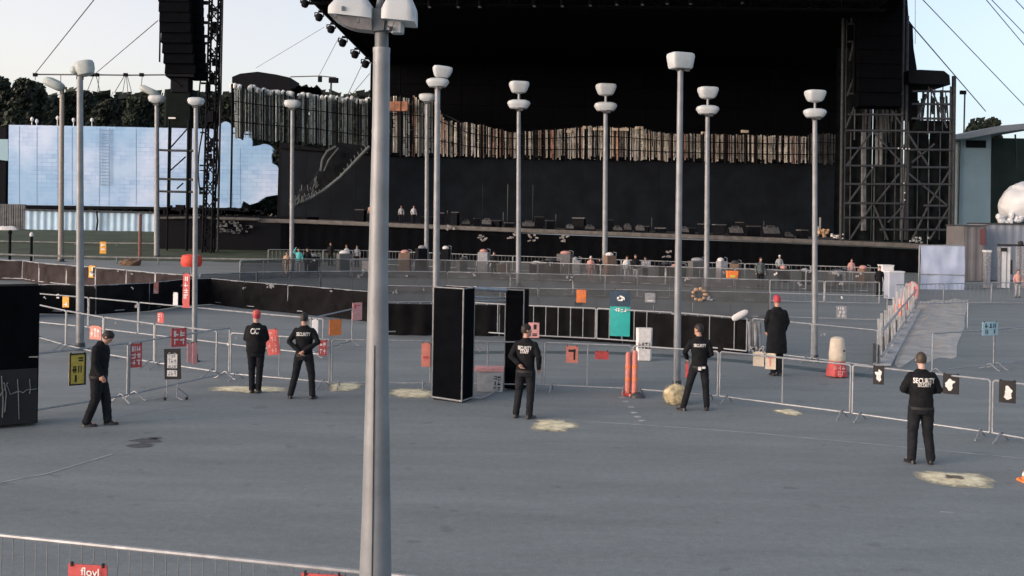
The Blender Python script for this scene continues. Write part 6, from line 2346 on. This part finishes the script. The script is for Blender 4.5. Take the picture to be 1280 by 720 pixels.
    if long_coat:
        torso(j, [((0, 0, .50), .235 * k, .19 * k), ((0, 0, .75), .225 * k, .18 * k), ((0, 0, 1.0), .20 * k, .15 * k), ((0, cy, 1.2), .195 * k, .14 * k), ((0, cy, 1.38), .205 * k, .135 * k), ((0, cy, 1.44), .172 * k, .11 * k), ((0, cy, 1.48), .115, .09), ((0, cy, 1.53), .068, .068)])
    elif box_top:
        torso(j, [((0, 0, .88), .205 * k, .15 * k), ((0, cy * .5, 1.0), .21 * k, .15 * k), ((0, cy, 1.2), .215 * k, .15 * k), ((0, cy, 1.36), .212 * k, .145 * k), ((0, cy, 1.43), .175 * k, .118 * k), ((0, cy, 1.48), .115, .09), ((0, cy, 1.53), .066, .066)])
    else:
        torso(j, [((0, 0, .87), .172 * k, .132 * k), ((0, cy * .3, .98), .168 * k, .128 * k), ((0, cy * .6, 1.12), .162 * k, .122 * k), ((0, cy, 1.28), .182 * k, .13 * k), ((0, cy, 1.38), .192 * k, .127 * k), ((0, cy, 1.435), .17 * k, .108 * k), ((0, cy, 1.475), .115 * k, .088), ((0, cy, 1.53), .066, .066)])
    for sd_ in 'LR':
        sh, el, wr = V['sh' + sd_], V['el' + sd_], V['wr' + sd_]
        limb(j, [sh, sh + (el - sh) * .5, el, el + (wr - el) * .6, wr - (wr - el).normalized() * .01], [.064 * k, .063 * k, .056 * k, .051 * k, .045 * k])
    rj = random.Random(px)
    jk = remesh('jacket', j, max(vox, .013), top, t, 9)
    me = jk.data
    for v in me.vertices:
        n_ = noise.noise(v.co * 9 + Vector((px, 0, 0))) * .008 + noise.noise(Vector((v.co.x * 6, v.co.y * 6, v.co.z * 22)) + Vector((px, 0, 0))) * .005
        v.co += v.normal * n_
    if not long_coat:
        # belt
        build_local('belt', MB().stack(Vector((0, 0, .9)), [(-.02, .176 * k, .136 * k), (.02, .176 * k, .136 * k)], 20), ink, t)
    # ---- trousers
    tr = MB()
    torso(tr, [((0, 0, .80), .15 * k, .118 * k), ((0, 0, .88), .162 * k, .124 * k), ((0, 0, .96), .155 * k, .118 * k)])
    for sd_ in 'LR':
        hp, kn, an = V['hip' + sd_], V['knee' + sd_], V['ank' + sd_]
        limb(tr, [hp + Vector((0, 0, -.04)), hp + (kn - hp) * .5, kn, kn + (an - kn) * .5, an + Vector((0, 0, .0))], [.1 * k, .088 * k, .074 * k, .068 * k, .064 * k])
    to = remesh('trousers', tr, max(vox, .013), bottom, t, 4)
    for v in to.data.vertices:
        v.co += v.normal * (noise.noise(Vector((v.co.x * 7, v.co.y * 7, v.co.z * 16)) + Vector((0, px, 0))) * .007)
    # ---- shoes
    for sd_ in 'LR':
        an = V['ank' + sd_]
        fa = V['foot' + sd_]
        z0 = an.z - .09
        M = Matrix.Rotation(fa, 3, 'Z')
        sb = MB()
        rings = []
        for (y, rx, h_) in ((-.075, .022, .04), (-.06, .036, .075), (-.01, .042, .10), (.05, .044, .085), (.11, .048, .06), (.16, .042, .048), (.19, .018, .03)):
            ring = []
            for a in [PI * q / 8 for q in range(9)]:
                ring.append(Vector((an.x, an.y, z0)) + M @ Vector((math.cos(a) * rx, y, .004 + math.sin(a) * h_)))
            rings.append(ring)
        sb.loft(rings)
        build_local('shoe', sb, shoe_m, t)
    # ---- printed back
    if back_text:
        bvh = BVHTree.FromPolygons([v.co.copy() for v in me.vertices], [tuple(p.vertices) for p in me.polygons])
        zc = 1.345
        for ln_i, tx in enumerate(back_text):
            w_ = text_w * (1 if ln_i == 0 else .62)
            vs, fs = text_mesh(tx, w_, .022)
            # stretch letters to a broad bold block
            out = []
            for v in vs:
                x, z = v.x, zc - .07 * ln_i + v.y * 1.55
                hit = bvh.ray_cast(Vector((x, -1, z)), Vector((0, 1, 0)))
                y = hit[0].y if hit[0] else -.13
                out.append(Vector((x, y - .006, z)))
            build_local('back_lettering', MB().add(out, fs), paper, jk, smooth=False)
    if badge:
        build_local('belt_pouch', MB().box((.0, -.14 * k, .88), (.06, .05, .07)).box((.08, -.135 * k, .90), (.07, .04, .04)), wht_cl, t, smooth=False)
    # place
    sc = height / 1.79
    g_ = at if at is not None else on_z(px, py)
    t.scale = (sc, sc, sc)
    t.rotation_euler = (0, 0, yaw)
    t.location = g_
    return t


def build_local(name, mb, m, parent, smooth=True):
    me = bpy.data.meshes.new(name)
    me.from_pydata([tuple(v) for v in mb.v], [], mb.f)
    if smooth:
        for p in me.polygons:
            p.use_smooth = True
        me.set_sharp_from_angle(angle=math.radians(40))
    return link(name, me, m, parent)


GG = 'guards in black uniform'
# walking guard at the left: heads right, head bowed
person('guard in black suit walking right with bowed head at the left', 122, 532, 1.80, -PI / 2 + .12,
       dict(hipL=(-.09, 0, .92), hipR=(.09, 0, .92), kneeL=(-.09, .11, .50), ankL=(-.09, .15, .09), kneeR=(.09, -.02, .49), ankR=(.09, -.17, .09), footL=0.0, footR=0.0,
            head=(0, .15, 1.60), hnod=.75, chest_y=.035, elL=(-.23, -.08, 1.18), wrL=(-.22, .02, .94), elR=(.23, -.01, 1.17), wrR=(.22, .10, .95)), group=GG, bulk=1.2)
person('guard with red cap and boxy black vest standing with feet together', 319, 491, 1.80, 0.05,
       dict(ankL=(-.07, -.02, .09), ankR=(.07, -.02, .09), kneeL=(-.085, .02, .5), kneeR=(.085, .02, .5), elL=(-.235, .02, 1.18), wrL=(-.14, .17, 1.10), elR=(.235, .02, 1.18), wrR=(.14, .17, 1.10)),
       cap=cap_red, back_text=['CK7'], text_w=.2, group=GG, box_top=True, bulk=1.02, hair=hair_red)
person('guard with legs apart and hands clasped behind his back', 379, 498, 1.83, 0.0,
       dict(kneeL=(-.17, .02, .5), kneeR=(.16, .02, .5), ankL=(-.26, -.02, .09), ankR=(.20, -.05, .09), elL=(-.30, -.06, 1.18), wrL=(-.06, -.17, .99), elR=(.30, -.06, 1.18), wrR=(.05, -.17, 1.01), footL=.3, footR=-.25, head=(-.01, .03, 1.66)),
       back_text=['SECURITY'], text_w=.29, group=GG, bulk=1.05)
person('guard beside the black gate looking to the right', 656, 522.5, 1.84, -.25,
       dict(kneeL=(-.13, .03, .5), kneeR=(.10, .03, .5), ankL=(-.17, -.02, .09), ankR=(.10, -.06, .09), elL=(-.27, -.09, 1.18), wrL=(-.09, -.17, 1.04), elR=(.26, -.03, 1.17), wrR=(.24, .08, .95), hyaw=-1.0, footL=.1, footR=-.5),
       back_text=['SECURITY', 'STAFF'], text_w=.27, group=GG, bulk=1.05, badge=False)
person('guard striding with legs wide apart next to the straw bundle', 873, 513, 1.80, -.12,
       dict(hipL=(-.10, 0, .92), kneeL=(-.20, .0, .5), ankL=(-.31, -.08, .09), kneeR=(.14, .03, .5), ankR=(.17, .05, .09), elL=(-.30, -.04, 1.2), wrL=(-.24, .12, 1.05), elR=(.25, .0, 1.17), wrR=(.14, .17, 1.08), hyaw=.9, footL=.7, footR=-.1, head=(-.02, .03, 1.66)),
       back_text=['SECURITY'], text_w=.25, group=GG, badge=True)
person('large guard standing with back to camera at the right barrier', 1150, 579, 1.82, -.03,
       dict(kneeL=(-.12, .02, .5), kneeR=(.12, .02, .5), ankL=(-.14, -.02, .09), ankR=(.155, -.04, .09), elL=(-.285, .01, 1.19), wrL=(-.12, .17, 1.12), elR=(.285, .01, 1.19), wrR=(.12, .17, 1.12), footL=.25, footR=-.3, hyaw=-.25),
       back_text=['SECURITY', 'SECURITY'], text_w=.34, group=GG, bulk=1.14, hair=hair_grey, skin=skin_pale, vox=.011)
person('figure in long black coat with red hair seen from behind', 970, 469.5, 2.07, .05, dict(ankL=(-.07, -.02, .09), ankR=(.08, -.02, .09), kneeL=(-.075, .02, .5), kneeR=(.085, .02, .5), elL=(-.24, .0, 1.2), elR=(.24, .0, 1.2), wrL=(-.2, .1, .98), wrR=(.2, .1, .98), hnod=.15),
       hair=hair_red, long_coat=True, top=uni, group=None, hair_long=False, vox=.014)

# smaller people towards the stage
vest = mat('patterned_vest', (.07, .09, .095), .8, 0, .95, 11)
sm = dict(fingers=False, vox=.02)
person('dark clad person with patterned vest facing the camera right of middle', 950, 362.5, 1.95, PI, dict(hyaw=.3), top=vest, **sm)
GP = None
person('person all in white standing in the middle group', 783, 353, 1.72, PI + .3, None, top=wht_cl, bottom=wht_cl, **sm)
person('person in black top and white trousers in the middle group', 794, 354, 1.85, PI - .2, None, top=uni, bottom=wht_cl, **sm)
person('person in dark clothes holding a pale board in the middle group', 806, 353, 1.66, PI, dict(elL=(-.24, .06, 1.2), wrL=(-.1, .25, 1.2), elR=(.24, .06, 1.2), wrR=(.1, .25, 1.2)), **sm)
person('dark clad person left of the rear double lamp pole before the stage', 617, 347, 1.75, PI, None, skin=skin_pale, **sm)
person('person in rose clothes left of the double lamp pole in the middle', 738, 352, 1.65, PI, None, top=rose_cl, bottom=rose_cl, hair=wht_cl, **sm)
person('short dark clad person beside the rose clothed one', 749, 352, 1.55, PI, None, **sm)
person('person in teal shirt beside a lamp pole on the left', 373, 344, 1.8, PI, dict(elR=(.33, .05, 1.5), wrR=(.2, .05, 1.75)), top=teal_cl, bottom=grey_cl, **sm)
person('person in tan clothes left of the teal shirted person', 358, 344, 1.55, PI, None, top=tan_m, bottom=tan_m, **sm)
person('dark clad person right of the teal shirted person', 384, 344, 1.8, PI, None, **sm)
person('grey clad person between teal shirted group and main lamp pole', 433, 334, 1.75, PI - .4, None, top=grey_cl, bottom=uni, hair=hair_grey, **sm)
person('dark clad person with pale scarf close left of main lamp pole', 446, 334, 1.7, PI, None, top=grey_cl, **sm)
person('grey clad person standing alone left of the main lamp pole', 413, 332, 1.85, PI, None, top=uni, bottom=uni, **sm)
person('person in rose shirt by the far barrier right of the rightmost lamp pole', 1064, 352, 1.6, PI, None, top=rose_cl, bottom=grey_cl, **sm)
person('person in grey by the far barrier left of the rightmost lamp pole', 974, 348, 1.7, PI, None, top=grey_cl, bottom=uni, hair=wht_cl, **sm)
person('person in rose and grey far behind the barrier at the right edge', 1272, 372, 1.6, PI, None, top=rose_cl, bottom=grey_cl, **sm)
person('dark clad person between lavender case and pink panel', 1099, 371, 1.7, PI, None, **sm)
person('person in grey top standing on the stage near the main lamp pole', 497, 0, 1.8, PI, None, top=grey_cl, at=dk(497, 3), **sm)
person('person with white top on the stage right of another near the main pole', 513, 0, 1.85, PI + .5, None, top=wht_cl, at=dk(513, 3), **sm)
person('person in tan top on the stage at left edge of main lamp pole', 458, 0, 1.85, PI, None, top=tan_m, bottom=uni, at=dk(458, 3), **sm)
# board in hands
for o in C.objects:
    if o.get('label', '').startswith('person in dark clothes holding'):
        c = o.location + Vector((0, -.36, 1.2))
        t = thing('pale_board', 'pale board held by the dark clad person in the middle group', 'board', c - Vector((0, 0, .25)))
        bd = build('board', MB().box(c, (.62, .03, .5)), grey_cl, t, smooth=False)
        mm = MB()
        marks(mm, c + Vector((0, -.02, 0)), Vector((1, 0, 0)), Vector((0, 0, 1)), Vector((0, -1, 0)), .5, .36, 2, 9, 3)
        build('printed_marks', mm, paper, bd, smooth=False)
        break
